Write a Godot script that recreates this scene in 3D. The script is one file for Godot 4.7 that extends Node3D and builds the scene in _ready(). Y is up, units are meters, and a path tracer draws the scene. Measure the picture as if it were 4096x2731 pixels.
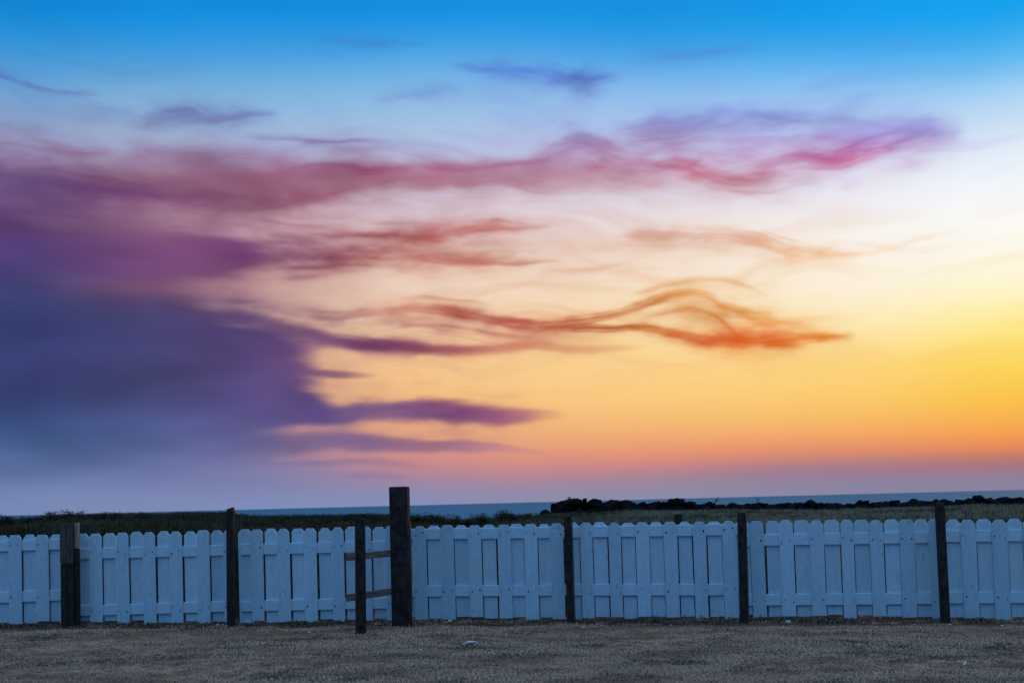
extends Node3D
# A white shadow-box fence and old dark posts on a dry lawn above the sea, under a smoky sunset.

const CLEAR_SKY := [
	[20, 120, 200, 20, 120, 200, 20, 120, 200, 20, 120, 200, 20, 123, 203, 20, 125, 205, 20, 126, 206, 20, 128, 208, 20, 129, 209, 20, 129, 209, 20, 130, 210, 21, 131, 211, 22, 132, 212, 22, 132, 212, 22, 132, 212, 22, 132, 212, 22, 135, 213, 22, 137, 215, 22, 139, 217, 22, 141, 219, 22, 143, 221, 22, 144, 223, 22, 145, 224, 22, 145, 224, 22, 145, 224],
	[20, 120, 200, 20, 120, 200, 20, 120, 200, 20, 120, 200, 20, 123, 203, 20, 125, 205, 20, 126, 206, 20, 128, 208, 20, 129, 209, 20, 129, 209, 20, 130, 210, 21, 131, 211, 22, 132, 212, 22, 132, 212, 22, 132, 212, 22, 132, 212, 22, 135, 213, 22, 137, 215, 22, 139, 217, 22, 141, 219, 22, 143, 221, 22, 144, 223, 22, 145, 224, 22, 145, 224, 22, 145, 224],
	[20, 120, 200, 20, 120, 200, 20, 120, 200, 20, 120, 200, 20, 123, 203, 20, 125, 205, 20, 126, 206, 20, 128, 208, 20, 129, 209, 20, 130, 210, 20, 131, 211, 21, 132, 212, 22, 133, 213, 22, 133, 213, 22, 132, 212, 22, 132, 212, 22, 135, 213, 22, 137, 215, 22, 139, 217, 22, 141, 219, 22, 143, 221, 22, 144, 223, 22, 145, 224, 22, 145, 224, 22, 145, 224],
	[20, 120, 200, 20, 120, 200, 20, 120, 200, 20, 120, 200, 20, 123, 203, 20, 125, 205, 20, 128, 208, 20, 130, 210, 20, 131, 211, 19, 133, 213, 20, 134, 214, 21, 135, 215, 22, 136, 216, 22, 136, 216, 22, 135, 215, 22, 135, 215, 22, 137, 215, 22, 138, 215, 22, 139, 217, 22, 141, 219, 22, 143, 221, 22, 144, 224, 22, 145, 224, 22, 145, 224, 22, 145, 224],
	[20, 120, 200, 20, 120, 200, 20, 120, 200, 20, 120, 200, 20, 124, 204, 20, 128, 208, 19, 131, 211, 19, 132, 212, 19, 134, 214, 19, 135, 215, 19, 136, 216, 21, 137, 217, 22, 138, 218, 22, 138, 218, 22, 138, 218, 22, 138, 218, 22, 139, 218, 22, 141, 219, 22, 142, 219, 22, 142, 220, 22, 143, 221, 22, 144, 224, 22, 145, 224, 22, 145, 224, 22, 145, 224],
	[20, 122, 202, 20, 122, 202, 20, 122, 202, 20, 123, 203, 19, 127, 207, 19, 132, 212, 19, 133, 213, 19, 135, 215, 19, 136, 216, 19, 137, 217, 19, 139, 219, 20, 140, 220, 22, 141, 221, 22, 141, 221, 22, 140, 220, 22, 140, 220, 21, 142, 221, 21, 143, 222, 21, 144, 222, 21, 145, 223, 22, 145, 223, 22, 144, 224, 22, 145, 224, 22, 145, 224, 22, 145, 224],
	[19, 125, 205, 19, 125, 205, 19, 125, 205, 19, 126, 206, 19, 130, 210, 19, 135, 215, 19, 136, 216, 18, 137, 217, 18, 139, 219, 18, 140, 220, 19, 141, 221, 20, 142, 222, 22, 143, 223, 22, 143, 223, 22, 143, 223, 22, 143, 223, 21, 144, 224, 21, 146, 225, 21, 147, 226, 21, 148, 227, 21, 149, 227, 22, 148, 227, 22, 147, 227, 22, 147, 227, 22, 147, 227],
	[19, 128, 208, 19, 128, 208, 19, 128, 208, 19, 128, 208, 18, 133, 213, 18, 138, 218, 18, 139, 219, 18, 140, 220, 22, 142, 221, 25, 144, 223, 28, 146, 224, 30, 147, 225, 31, 148, 227, 29, 148, 226, 25, 146, 226, 22, 145, 225, 21, 147, 227, 20, 148, 228, 20, 150, 229, 21, 152, 230, 21, 152, 230, 22, 151, 230, 22, 151, 230, 22, 151, 230, 22, 151, 230],
	[18, 130, 210, 18, 130, 210, 18, 130, 210, 18, 131, 211, 18, 136, 216, 24, 142, 221, 31, 145, 222, 37, 148, 223, 42, 150, 224, 47, 153, 226, 51, 155, 227, 54, 156, 228, 54, 157, 230, 49, 155, 229, 42, 153, 228, 36, 151, 228, 32, 152, 229, 26, 152, 230, 20, 153, 232, 20, 155, 233, 21, 155, 233, 22, 155, 233, 22, 155, 232, 22, 155, 232, 22, 155, 232],
	[25, 136, 213, 25, 136, 213, 25, 136, 213, 26, 137, 214, 35, 144, 219, 43, 149, 222, 54, 153, 223, 62, 156, 224, 69, 159, 225, 76, 163, 227, 81, 166, 228, 85, 167, 229, 87, 167, 230, 81, 165, 230, 72, 162, 230, 62, 160, 230, 55, 160, 231, 46, 159, 232, 37, 158, 234, 29, 159, 236, 21, 159, 236, 22, 159, 235, 22, 158, 235, 22, 158, 235, 22, 158, 235],
	[46, 146, 216, 46, 146, 216, 46, 146, 216, 48, 147, 216, 60, 152, 218, 72, 157, 220, 82, 161, 222, 90, 166, 223, 98, 170, 225, 105, 174, 227, 110, 176, 228, 114, 178, 230, 116, 178, 231, 112, 177, 232, 104, 174, 232, 95, 171, 232, 87, 171, 233, 77, 170, 234, 66, 168, 236, 52, 165, 237, 41, 164, 238, 29, 163, 238, 24, 162, 238, 24, 162, 238, 24, 162, 238],
	[72, 152, 214, 72, 152, 214, 72, 152, 214, 74, 153, 214, 88, 160, 217, 102, 168, 219, 112, 173, 221, 119, 177, 223, 127, 181, 225, 132, 183, 227, 136, 185, 228, 140, 187, 230, 142, 189, 232, 141, 188, 233, 137, 187, 235, 129, 185, 236, 122, 184, 236, 112, 183, 237, 100, 180, 238, 85, 175, 239, 71, 173, 239, 56, 170, 238, 52, 169, 238, 52, 169, 238, 52, 169, 238],
	[97, 160, 213, 97, 160, 213, 97, 160, 213, 99, 161, 213, 116, 170, 215, 129, 177, 218, 134, 180, 220, 139, 183, 222, 144, 186, 224, 149, 188, 226, 153, 190, 227, 156, 192, 229, 158, 193, 232, 158, 193, 233, 156, 193, 235, 153, 193, 236, 149, 193, 238, 145, 194, 240, 137, 193, 240, 123, 190, 241, 108, 186, 241, 90, 182, 240, 85, 181, 240, 85, 181, 240, 85, 181, 240],
	[120, 165, 210, 120, 165, 210, 120, 165, 210, 122, 166, 210, 135, 173, 212, 145, 181, 215, 151, 184, 218, 156, 187, 221, 161, 189, 222, 165, 191, 224, 168, 193, 226, 171, 194, 228, 173, 196, 231, 173, 197, 233, 173, 198, 235, 172, 198, 236, 169, 196, 237, 164, 195, 239, 161, 198, 240, 156, 200, 242, 148, 200, 242, 132, 196, 242, 126, 195, 241, 126, 195, 241, 126, 195, 241],
	[141, 165, 206, 141, 165, 206, 141, 165, 206, 142, 166, 206, 151, 173, 208, 158, 180, 211, 164, 182, 214, 169, 185, 217, 174, 188, 219, 178, 190, 221, 181, 193, 224, 183, 195, 227, 185, 197, 230, 185, 198, 231, 186, 199, 233, 185, 200, 234, 185, 200, 236, 182, 199, 238, 180, 201, 240, 176, 205, 241, 173, 208, 243, 169, 209, 243, 167, 209, 243, 167, 209, 243, 167, 209, 243],
	[152, 158, 195, 152, 158, 195, 152, 158, 195, 153, 159, 196, 161, 167, 200, 169, 176, 206, 175, 179, 208, 181, 182, 210, 186, 186, 213, 189, 189, 216, 193, 193, 220, 195, 197, 223, 197, 200, 227, 198, 201, 229, 198, 202, 231, 198, 202, 233, 199, 204, 235, 199, 205, 238, 198, 208, 240, 196, 211, 242, 194, 215, 243, 193, 218, 244, 192, 219, 244, 192, 219, 244, 192, 219, 244],
	[160, 149, 183, 160, 149, 183, 160, 149, 183, 161, 150, 184, 167, 158, 188, 173, 163, 191, 181, 169, 193, 189, 176, 197, 195, 182, 202, 200, 188, 209, 204, 194, 215, 207, 199, 219, 210, 204, 223, 211, 207, 225, 212, 209, 228, 212, 210, 231, 212, 211, 234, 212, 213, 237, 214, 216, 240, 214, 219, 243, 213, 223, 245, 212, 227, 246, 212, 229, 246, 212, 229, 246, 212, 229, 246],
	[163, 143, 171, 163, 143, 171, 163, 143, 171, 164, 144, 172, 170, 147, 173, 176, 150, 174, 185, 161, 180, 196, 171, 186, 202, 180, 194, 207, 189, 203, 212, 197, 210, 215, 202, 214, 219, 208, 218, 221, 211, 221, 222, 214, 224, 223, 217, 228, 224, 219, 232, 224, 220, 236, 225, 224, 240, 226, 228, 243, 228, 232, 246, 229, 236, 249, 229, 238, 249, 229, 238, 249, 229, 238, 249],
	[164, 137, 161, 164, 137, 161, 164, 137, 161, 164, 138, 161, 170, 141, 162, 176, 145, 163, 188, 156, 170, 201, 168, 176, 208, 180, 187, 214, 192, 198, 219, 201, 207, 223, 206, 209, 226, 211, 213, 228, 215, 216, 230, 218, 220, 231, 221, 224, 233, 225, 229, 233, 228, 234, 235, 232, 239, 237, 236, 243, 238, 240, 247, 239, 243, 250, 239, 245, 251, 239, 245, 251, 239, 245, 251],
	[161, 131, 152, 161, 131, 152, 161, 131, 152, 162, 132, 152, 168, 135, 152, 175, 139, 153, 189, 153, 161, 203, 167, 169, 212, 180, 179, 218, 193, 191, 224, 203, 199, 228, 207, 202, 231, 211, 205, 233, 216, 209, 235, 220, 214, 237, 225, 219, 240, 230, 226, 243, 236, 232, 243, 237, 236, 243, 240, 241, 245, 244, 245, 247, 248, 250, 248, 250, 251, 248, 250, 251, 248, 250, 251],
	[156, 123, 143, 156, 123, 143, 156, 123, 143, 157, 124, 143, 164, 128, 144, 172, 134, 145, 188, 150, 153, 205, 167, 162, 214, 181, 172, 223, 194, 183, 229, 204, 191, 232, 208, 194, 235, 212, 197, 238, 216, 202, 240, 221, 207, 242, 225, 213, 243, 230, 219, 245, 235, 226, 246, 239, 231, 248, 243, 237, 249, 246, 242, 250, 249, 245, 251, 250, 247, 251, 250, 247, 251, 250, 247],
	[150, 115, 135, 150, 115, 135, 150, 115, 135, 151, 116, 135, 160, 122, 137, 169, 129, 139, 186, 147, 148, 203, 164, 157, 215, 181, 169, 226, 197, 182, 234, 208, 190, 236, 211, 191, 239, 214, 192, 241, 217, 196, 243, 221, 201, 245, 226, 206, 246, 230, 213, 247, 234, 219, 248, 238, 225, 250, 242, 232, 251, 245, 235, 252, 248, 239, 252, 250, 240, 252, 250, 240, 252, 250, 240],
	[144, 109, 132, 144, 109, 132, 144, 109, 132, 145, 110, 132, 154, 116, 134, 163, 123, 137, 182, 143, 145, 202, 162, 154, 216, 181, 167, 230, 200, 181, 239, 213, 189, 240, 214, 189, 242, 216, 188, 243, 219, 191, 245, 222, 194, 247, 226, 199, 248, 230, 205, 249, 234, 212, 250, 237, 218, 251, 241, 224, 252, 244, 227, 253, 247, 230, 254, 248, 231, 254, 248, 231, 254, 248, 231],
	[139, 104, 130, 139, 104, 130, 139, 104, 130, 140, 105, 130, 149, 112, 133, 158, 120, 136, 179, 139, 142, 199, 157, 147, 215, 177, 158, 230, 197, 170, 240, 209, 177, 242, 211, 177, 244, 213, 177, 245, 216, 179, 247, 220, 182, 248, 224, 187, 250, 228, 195, 251, 233, 203, 252, 237, 209, 252, 240, 215, 253, 243, 214, 254, 246, 215, 254, 246, 216, 254, 246, 216, 254, 246, 216],
	[133, 102, 130, 133, 102, 130, 133, 102, 130, 134, 102, 130, 143, 109, 133, 153, 117, 135, 175, 135, 138, 196, 152, 140, 214, 172, 148, 231, 193, 159, 241, 206, 164, 243, 208, 165, 246, 210, 165, 247, 213, 167, 248, 216, 168, 249, 220, 173, 250, 225, 180, 252, 230, 188, 252, 233, 192, 253, 237, 198, 254, 240, 197, 255, 243, 197, 255, 244, 198, 255, 244, 198, 255, 244, 198],
	[127, 100, 132, 127, 100, 132, 127, 100, 132, 129, 101, 132, 138, 107, 135, 148, 114, 137, 172, 132, 137, 196, 149, 137, 215, 169, 143, 232, 190, 150, 243, 202, 154, 245, 205, 155, 246, 207, 155, 248, 210, 156, 249, 213, 157, 250, 217, 160, 251, 221, 165, 252, 225, 171, 253, 229, 175, 254, 233, 179, 254, 235, 173, 254, 237, 167, 254, 238, 167, 254, 238, 167, 254, 238, 167],
	[122, 100, 134, 122, 100, 134, 122, 100, 134, 123, 101, 135, 132, 106, 137, 143, 112, 140, 170, 130, 138, 196, 147, 135, 216, 167, 138, 234, 187, 142, 245, 199, 145, 246, 202, 145, 247, 205, 145, 248, 208, 146, 250, 210, 147, 251, 213, 148, 251, 215, 150, 252, 219, 152, 253, 222, 153, 253, 225, 155, 254, 228, 148, 254, 230, 138, 254, 231, 136, 254, 231, 136, 254, 231, 136],
	[118, 102, 137, 118, 102, 137, 118, 102, 137, 120, 103, 138, 129, 107, 140, 140, 112, 142, 168, 129, 140, 196, 146, 137, 216, 165, 137, 235, 184, 138, 246, 196, 138, 246, 199, 138, 247, 202, 139, 249, 205, 139, 250, 207, 139, 251, 209, 138, 251, 211, 137, 252, 212, 136, 252, 214, 133, 253, 216, 131, 253, 218, 123, 253, 220, 113, 253, 220, 111, 253, 220, 111, 253, 220, 111],
	[115, 105, 140, 115, 105, 140, 115, 105, 140, 117, 105, 140, 126, 108, 143, 137, 112, 145, 167, 129, 142, 195, 145, 139, 216, 163, 136, 235, 181, 133, 246, 193, 132, 247, 197, 132, 248, 200, 132, 249, 202, 131, 250, 204, 131, 250, 205, 129, 251, 206, 127, 251, 207, 125, 252, 208, 121, 252, 209, 118, 252, 209, 107, 252, 210, 94, 253, 211, 92, 253, 211, 92, 253, 211, 92],
	[113, 109, 147, 113, 109, 147, 113, 109, 147, 114, 109, 147, 121, 112, 148, 131, 115, 148, 162, 130, 144, 192, 144, 140, 213, 159, 136, 233, 174, 131, 243, 184, 129, 244, 187, 128, 245, 191, 127, 246, 193, 126, 247, 195, 125, 248, 197, 123, 249, 198, 119, 250, 200, 116, 250, 200, 111, 251, 202, 106, 251, 201, 96, 251, 201, 84, 251, 201, 82, 251, 201, 82, 251, 201, 82],
	[108, 111, 153, 108, 111, 153, 108, 111, 153, 109, 111, 153, 115, 113, 153, 123, 116, 152, 153, 128, 148, 183, 140, 143, 205, 151, 138, 225, 162, 132, 236, 171, 128, 238, 175, 126, 240, 179, 124, 241, 181, 122, 243, 183, 120, 244, 185, 118, 245, 187, 115, 246, 188, 112, 247, 188, 107, 248, 189, 102, 249, 189, 93, 250, 188, 81, 250, 189, 79, 250, 189, 79, 250, 189, 79],
	[104, 114, 159, 104, 114, 159, 104, 114, 159, 104, 114, 159, 109, 115, 159, 115, 117, 158, 139, 125, 155, 164, 133, 151, 187, 140, 144, 210, 148, 137, 223, 155, 132, 227, 158, 128, 231, 163, 125, 233, 163, 121, 235, 164, 118, 237, 165, 115, 239, 166, 112, 241, 167, 109, 242, 168, 105, 243, 170, 101, 244, 170, 93, 246, 171, 83, 246, 172, 81, 246, 172, 81, 246, 172, 81],
	[105, 118, 165, 105, 118, 165, 105, 118, 165, 105, 118, 165, 109, 119, 165, 113, 120, 165, 123, 122, 164, 135, 125, 163, 158, 130, 156, 183, 136, 148, 200, 139, 142, 206, 141, 137, 213, 144, 132, 216, 143, 129, 220, 143, 125, 221, 143, 122, 221, 142, 118, 221, 142, 115, 222, 142, 111, 224, 143, 107, 228, 144, 100, 233, 144, 90, 235, 144, 88, 235, 144, 88, 235, 144, 88],
	[114, 131, 176, 114, 131, 176, 114, 131, 176, 114, 131, 176, 117, 130, 175, 119, 129, 175, 122, 130, 174, 126, 130, 174, 137, 132, 170, 151, 134, 165, 162, 135, 160, 168, 135, 156, 176, 135, 151, 177, 134, 149, 178, 133, 147, 176, 132, 146, 171, 129, 144, 166, 126, 143, 166, 125, 140, 168, 124, 136, 172, 122, 129, 177, 120, 121, 180, 119, 119, 180, 119, 119, 180, 119, 119],
	[118, 136, 180, 118, 136, 180, 118, 136, 180, 119, 136, 180, 122, 136, 180, 124, 136, 180, 126, 137, 181, 128, 138, 182, 131, 139, 181, 134, 140, 180, 137, 140, 178, 140, 140, 174, 143, 139, 170, 143, 139, 168, 143, 138, 165, 143, 138, 164, 142, 136, 162, 141, 134, 160, 140, 133, 159, 138, 131, 159, 138, 131, 158, 139, 130, 156, 139, 129, 155, 139, 129, 155, 139, 129, 155]
]
const CLOUD_TONE := [
	[70, 110, 185, 70, 110, 185, 70, 110, 185, 70, 110, 185, 70, 110, 185, 70, 110, 185, 70, 110, 185, 70, 110, 185, 70, 110, 185, 70, 110, 185, 70, 110, 185, 70, 108, 187, 70, 106, 189, 73, 108, 193, 77, 112, 197, 80, 115, 200, 80, 115, 200, 80, 115, 200, 80, 117, 202, 80, 119, 204, 80, 120, 205, 80, 120, 205, 80, 120, 205, 80, 120, 205, 80, 120, 205],
	[70, 110, 185, 70, 110, 185, 70, 110, 185, 70, 110, 185, 70, 110, 185, 70, 110, 185, 70, 110, 185, 70, 110, 185, 70, 110, 185, 70, 110, 185, 70, 110, 185, 70, 108, 187, 70, 106, 189, 73, 108, 193, 77, 112, 197, 80, 115, 200, 80, 115, 200, 80, 115, 200, 80, 117, 202, 80, 119, 204, 80, 120, 205, 80, 120, 205, 80, 120, 205, 80, 120, 205, 80, 120, 205],
	[70, 110, 185, 70, 110, 185, 70, 110, 185, 70, 110, 185, 70, 110, 185, 70, 110, 185, 70, 110, 185, 70, 110, 185, 70, 110, 185, 70, 110, 185, 69, 110, 186, 69, 108, 188, 70, 106, 190, 73, 109, 193, 77, 112, 197, 80, 115, 200, 80, 115, 200, 80, 115, 200, 80, 117, 202, 80, 119, 204, 80, 120, 205, 80, 120, 205, 80, 120, 205, 80, 120, 205, 80, 120, 205],
	[70, 110, 185, 70, 110, 185, 70, 110, 185, 70, 110, 185, 70, 110, 185, 70, 110, 185, 70, 110, 185, 70, 111, 186, 69, 111, 186, 68, 112, 187, 67, 112, 188, 68, 110, 190, 69, 109, 192, 72, 111, 195, 76, 114, 199, 79, 117, 201, 80, 117, 201, 80, 116, 200, 80, 117, 202, 80, 119, 204, 80, 120, 205, 80, 120, 205, 80, 120, 205, 80, 120, 205, 80, 120, 205],
	[70, 110, 185, 70, 110, 185, 70, 110, 185, 70, 110, 185, 70, 110, 185, 69, 110, 185, 69, 110, 185, 70, 111, 186, 69, 112, 187, 66, 113, 189, 65, 113, 191, 66, 112, 192, 68, 111, 193, 71, 113, 196, 75, 117, 200, 79, 119, 203, 79, 119, 203, 80, 119, 203, 80, 119, 203, 80, 120, 204, 80, 120, 205, 80, 120, 205, 80, 120, 205, 80, 120, 205, 80, 120, 205],
	[69, 109, 184, 69, 109, 184, 69, 109, 184, 69, 109, 184, 69, 109, 184, 68, 110, 185, 69, 111, 186, 70, 112, 187, 68, 113, 189, 65, 114, 191, 63, 115, 193, 65, 114, 194, 67, 113, 195, 71, 115, 198, 75, 119, 202, 78, 122, 204, 79, 122, 205, 80, 122, 205, 81, 122, 205, 82, 123, 206, 81, 122, 206, 80, 120, 205, 80, 120, 205, 80, 120, 205, 80, 120, 205],
	[68, 108, 183, 68, 108, 183, 68, 108, 183, 68, 109, 184, 68, 109, 184, 68, 110, 185, 69, 111, 186, 70, 112, 187, 67, 114, 190, 63, 115, 193, 61, 116, 195, 64, 116, 196, 66, 115, 196, 70, 117, 199, 74, 121, 203, 77, 124, 206, 79, 124, 207, 80, 124, 207, 81, 125, 207, 83, 126, 208, 83, 125, 208, 82, 124, 207, 82, 123, 206, 82, 123, 206, 82, 123, 206],
	[68, 108, 183, 68, 108, 183, 68, 108, 183, 68, 108, 183, 67, 109, 184, 67, 110, 185, 68, 111, 186, 70, 113, 188, 67, 115, 191, 62, 117, 194, 59, 118, 197, 62, 117, 197, 65, 117, 198, 69, 120, 201, 73, 123, 204, 77, 126, 207, 78, 127, 208, 80, 127, 209, 82, 128, 209, 84, 129, 209, 85, 129, 209, 84, 127, 208, 84, 127, 208, 84, 127, 208, 84, 127, 208],
	[67, 107, 182, 67, 107, 182, 67, 107, 182, 67, 107, 182, 67, 108, 183, 66, 110, 185, 68, 112, 187, 70, 114, 189, 66, 116, 192, 60, 118, 196, 57, 119, 199, 61, 119, 199, 65, 119, 199, 69, 122, 202, 73, 125, 206, 76, 128, 209, 78, 129, 210, 80, 130, 211, 83, 131, 211, 85, 132, 211, 86, 132, 211, 86, 131, 210, 86, 130, 209, 86, 130, 209, 86, 130, 209],
	[66, 106, 181, 66, 106, 181, 66, 106, 181, 66, 106, 181, 66, 108, 183, 66, 110, 185, 67, 112, 187, 69, 114, 189, 67, 117, 193, 64, 120, 197, 63, 121, 200, 66, 119, 199, 68, 118, 198, 71, 121, 202, 73, 126, 207, 76, 130, 210, 78, 132, 212, 80, 133, 213, 83, 134, 213, 86, 135, 213, 88, 135, 212, 88, 134, 211, 88, 134, 211, 88, 134, 211, 88, 134, 211],
	[65, 105, 180, 65, 105, 180, 65, 105, 180, 65, 106, 181, 65, 108, 183, 69, 110, 183, 76, 113, 184, 82, 117, 187, 83, 120, 191, 83, 124, 196, 83, 125, 199, 81, 118, 196, 79, 111, 194, 81, 114, 197, 84, 121, 201, 85, 127, 207, 86, 132, 211, 84, 135, 215, 84, 137, 215, 88, 137, 214, 90, 138, 213, 90, 138, 213, 91, 138, 212, 91, 138, 212, 91, 138, 212],
	[69, 104, 177, 69, 104, 177, 69, 104, 177, 70, 104, 176, 76, 107, 175, 83, 110, 175, 89, 114, 178, 95, 119, 183, 97, 123, 189, 99, 127, 194, 99, 128, 197, 97, 122, 196, 94, 115, 194, 95, 116, 195, 96, 118, 198, 96, 123, 202, 99, 131, 209, 100, 138, 214, 98, 140, 215, 95, 141, 215, 91, 141, 215, 92, 142, 214, 93, 142, 214, 93, 142, 214, 93, 142, 214],
	[81, 101, 168, 81, 101, 168, 81, 101, 168, 82, 101, 168, 89, 106, 167, 94, 112, 170, 100, 116, 175, 104, 119, 179, 107, 123, 184, 110, 127, 188, 113, 131, 193, 114, 133, 198, 114, 134, 202, 117, 134, 203, 119, 133, 203, 119, 133, 204, 115, 135, 207, 114, 139, 213, 114, 144, 215, 111, 146, 215, 107, 147, 216, 100, 146, 216, 97, 146, 215, 97, 146, 215, 97, 146, 215],
	[95, 102, 159, 95, 102, 159, 95, 102, 159, 96, 103, 159, 102, 109, 162, 104, 115, 168, 111, 116, 169, 116, 115, 170, 119, 117, 170, 122, 118, 171, 124, 119, 173, 129, 122, 177, 134, 125, 182, 139, 128, 187, 143, 132, 192, 142, 136, 198, 133, 139, 206, 127, 140, 209, 125, 142, 211, 124, 145, 213, 124, 153, 216, 119, 154, 218, 116, 154, 218, 116, 154, 218, 116, 154, 218],
	[111, 104, 148, 111, 104, 148, 111, 104, 148, 111, 104, 149, 118, 105, 149, 128, 106, 147, 129, 105, 148, 128, 103, 147, 130, 100, 143, 134, 97, 139, 140, 95, 137, 146, 97, 139, 151, 100, 143, 156, 103, 148, 161, 108, 155, 164, 117, 168, 161, 127, 184, 152, 132, 194, 141, 133, 200, 134, 140, 208, 133, 146, 212, 133, 155, 217, 133, 158, 219, 133, 158, 219, 133, 158, 219],
	[121, 94, 133, 121, 94, 133, 121, 94, 133, 122, 94, 133, 129, 95, 132, 135, 94, 129, 134, 90, 124, 135, 85, 118, 140, 81, 112, 145, 80, 109, 149, 81, 108, 151, 84, 109, 154, 88, 112, 162, 89, 115, 170, 90, 118, 175, 94, 127, 178, 103, 145, 178, 113, 165, 168, 111, 171, 151, 113, 182, 144, 129, 198, 143, 148, 214, 143, 151, 215, 143, 151, 215, 143, 151, 215],
	[113, 83, 122, 113, 83, 122, 113, 83, 122, 113, 82, 121, 118, 82, 116, 131, 84, 110, 132, 76, 106, 135, 73, 103, 140, 77, 102, 147, 83, 103, 153, 88, 104, 158, 90, 106, 161, 92, 109, 169, 95, 111, 177, 96, 111, 183, 97, 113, 187, 102, 122, 190, 110, 139, 188, 106, 149, 186, 88, 144, 167, 102, 166, 151, 126, 195, 149, 133, 202, 149, 133, 202, 149, 133, 202],
	[89, 66, 115, 89, 66, 115, 89, 66, 115, 91, 66, 115, 104, 64, 110, 115, 64, 107, 124, 71, 106, 131, 75, 104, 140, 80, 102, 150, 86, 100, 159, 92, 100, 166, 96, 102, 172, 100, 105, 179, 108, 111, 186, 115, 117, 191, 119, 123, 192, 123, 131, 194, 126, 139, 197, 126, 145, 196, 122, 156, 191, 123, 165, 172, 122, 175, 161, 120, 179, 161, 120, 179, 161, 120, 179],
	[88, 61, 113, 88, 61, 113, 88, 61, 113, 91, 62, 113, 108, 72, 113, 126, 86, 116, 130, 86, 112, 130, 79, 106, 139, 81, 101, 153, 85, 96, 164, 91, 93, 172, 98, 96, 180, 104, 98, 190, 117, 106, 199, 131, 115, 205, 140, 122, 206, 142, 127, 207, 144, 134, 208, 147, 141, 209, 150, 148, 209, 156, 165, 204, 166, 184, 201, 171, 190, 201, 171, 190, 201, 171, 190],
	[91, 62, 113, 91, 62, 113, 91, 62, 113, 93, 64, 113, 108, 74, 115, 121, 80, 114, 118, 72, 110, 116, 65, 106, 131, 70, 99, 152, 79, 91, 168, 88, 87, 176, 96, 89, 184, 104, 92, 194, 118, 100, 205, 133, 109, 212, 143, 116, 215, 148, 119, 217, 153, 125, 220, 163, 133, 221, 168, 140, 222, 174, 156, 221, 186, 179, 221, 191, 188, 221, 191, 188, 221, 191, 188],
	[83, 60, 117, 83, 60, 117, 83, 60, 117, 85, 61, 117, 99, 66, 115, 110, 68, 113, 111, 65, 110, 113, 63, 107, 132, 72, 100, 156, 83, 91, 173, 93, 86, 181, 101, 89, 188, 108, 92, 198, 121, 98, 208, 135, 104, 216, 145, 109, 219, 148, 109, 222, 150, 112, 225, 160, 119, 228, 170, 127, 230, 183, 144, 233, 196, 165, 233, 199, 173, 233, 199, 173, 233, 199, 173],
	[74, 60, 118, 74, 60, 118, 74, 60, 118, 76, 60, 118, 89, 62, 116, 106, 66, 113, 113, 69, 111, 121, 72, 108, 142, 84, 103, 166, 98, 97, 181, 106, 93, 185, 108, 90, 190, 110, 88, 199, 122, 90, 208, 135, 93, 216, 145, 96, 220, 150, 97, 225, 154, 97, 228, 161, 104, 232, 168, 112, 235, 181, 130, 237, 195, 150, 238, 200, 157, 238, 200, 157, 238, 200, 157],
	[63, 62, 116, 63, 62, 116, 63, 62, 116, 67, 63, 116, 92, 71, 114, 112, 77, 112, 114, 77, 111, 118, 76, 110, 140, 87, 105, 167, 101, 99, 184, 108, 92, 184, 104, 85, 186, 102, 79, 195, 113, 75, 205, 127, 73, 212, 138, 71, 216, 141, 71, 220, 144, 71, 227, 155, 79, 234, 166, 90, 237, 181, 115, 239, 195, 138, 240, 200, 145, 240, 200, 145, 240, 200, 145],
	[56, 62, 114, 56, 62, 114, 56, 62, 114, 58, 63, 114, 71, 66, 113, 79, 68, 114, 83, 66, 114, 88, 63, 114, 120, 75, 104, 156, 90, 92, 178, 95, 82, 177, 88, 72, 177, 82, 63, 185, 90, 57, 194, 101, 52, 203, 113, 50, 211, 124, 51, 217, 133, 51, 224, 144, 54, 232, 156, 58, 238, 173, 78, 241, 190, 109, 242, 196, 120, 242, 196, 120, 242, 196, 120],
	[52, 61, 111, 52, 61, 111, 52, 61, 111, 53, 62, 112, 61, 64, 113, 69, 66, 114, 76, 65, 115, 84, 64, 115, 100, 63, 108, 117, 62, 99, 135, 65, 91, 153, 72, 82, 170, 78, 73, 180, 86, 63, 189, 95, 53, 198, 100, 45, 206, 107, 40, 215, 119, 37, 220, 132, 37, 226, 142, 40, 234, 159, 55, 242, 179, 75, 244, 185, 82, 244, 185, 82, 244, 185, 82],
	[52, 60, 110, 52, 60, 110, 52, 60, 110, 53, 61, 110, 60, 64, 113, 67, 66, 115, 76, 66, 116, 84, 66, 117, 97, 63, 111, 112, 59, 104, 129, 62, 97, 151, 74, 89, 172, 86, 82, 181, 93, 72, 190, 100, 62, 196, 99, 52, 201, 90, 42, 208, 89, 34, 213, 106, 33, 219, 122, 32, 228, 144, 42, 237, 165, 56, 240, 170, 60, 240, 170, 60, 240, 170, 60],
	[54, 61, 111, 54, 61, 111, 54, 61, 111, 55, 62, 112, 62, 65, 114, 68, 68, 116, 77, 68, 118, 86, 69, 119, 108, 72, 114, 132, 75, 108, 153, 82, 102, 169, 93, 95, 185, 104, 88, 193, 111, 80, 200, 117, 70, 207, 120, 62, 211, 115, 54, 215, 109, 46, 217, 112, 39, 219, 116, 33, 224, 130, 37, 233, 155, 49, 236, 162, 52, 236, 162, 52, 236, 162, 52],
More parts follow.
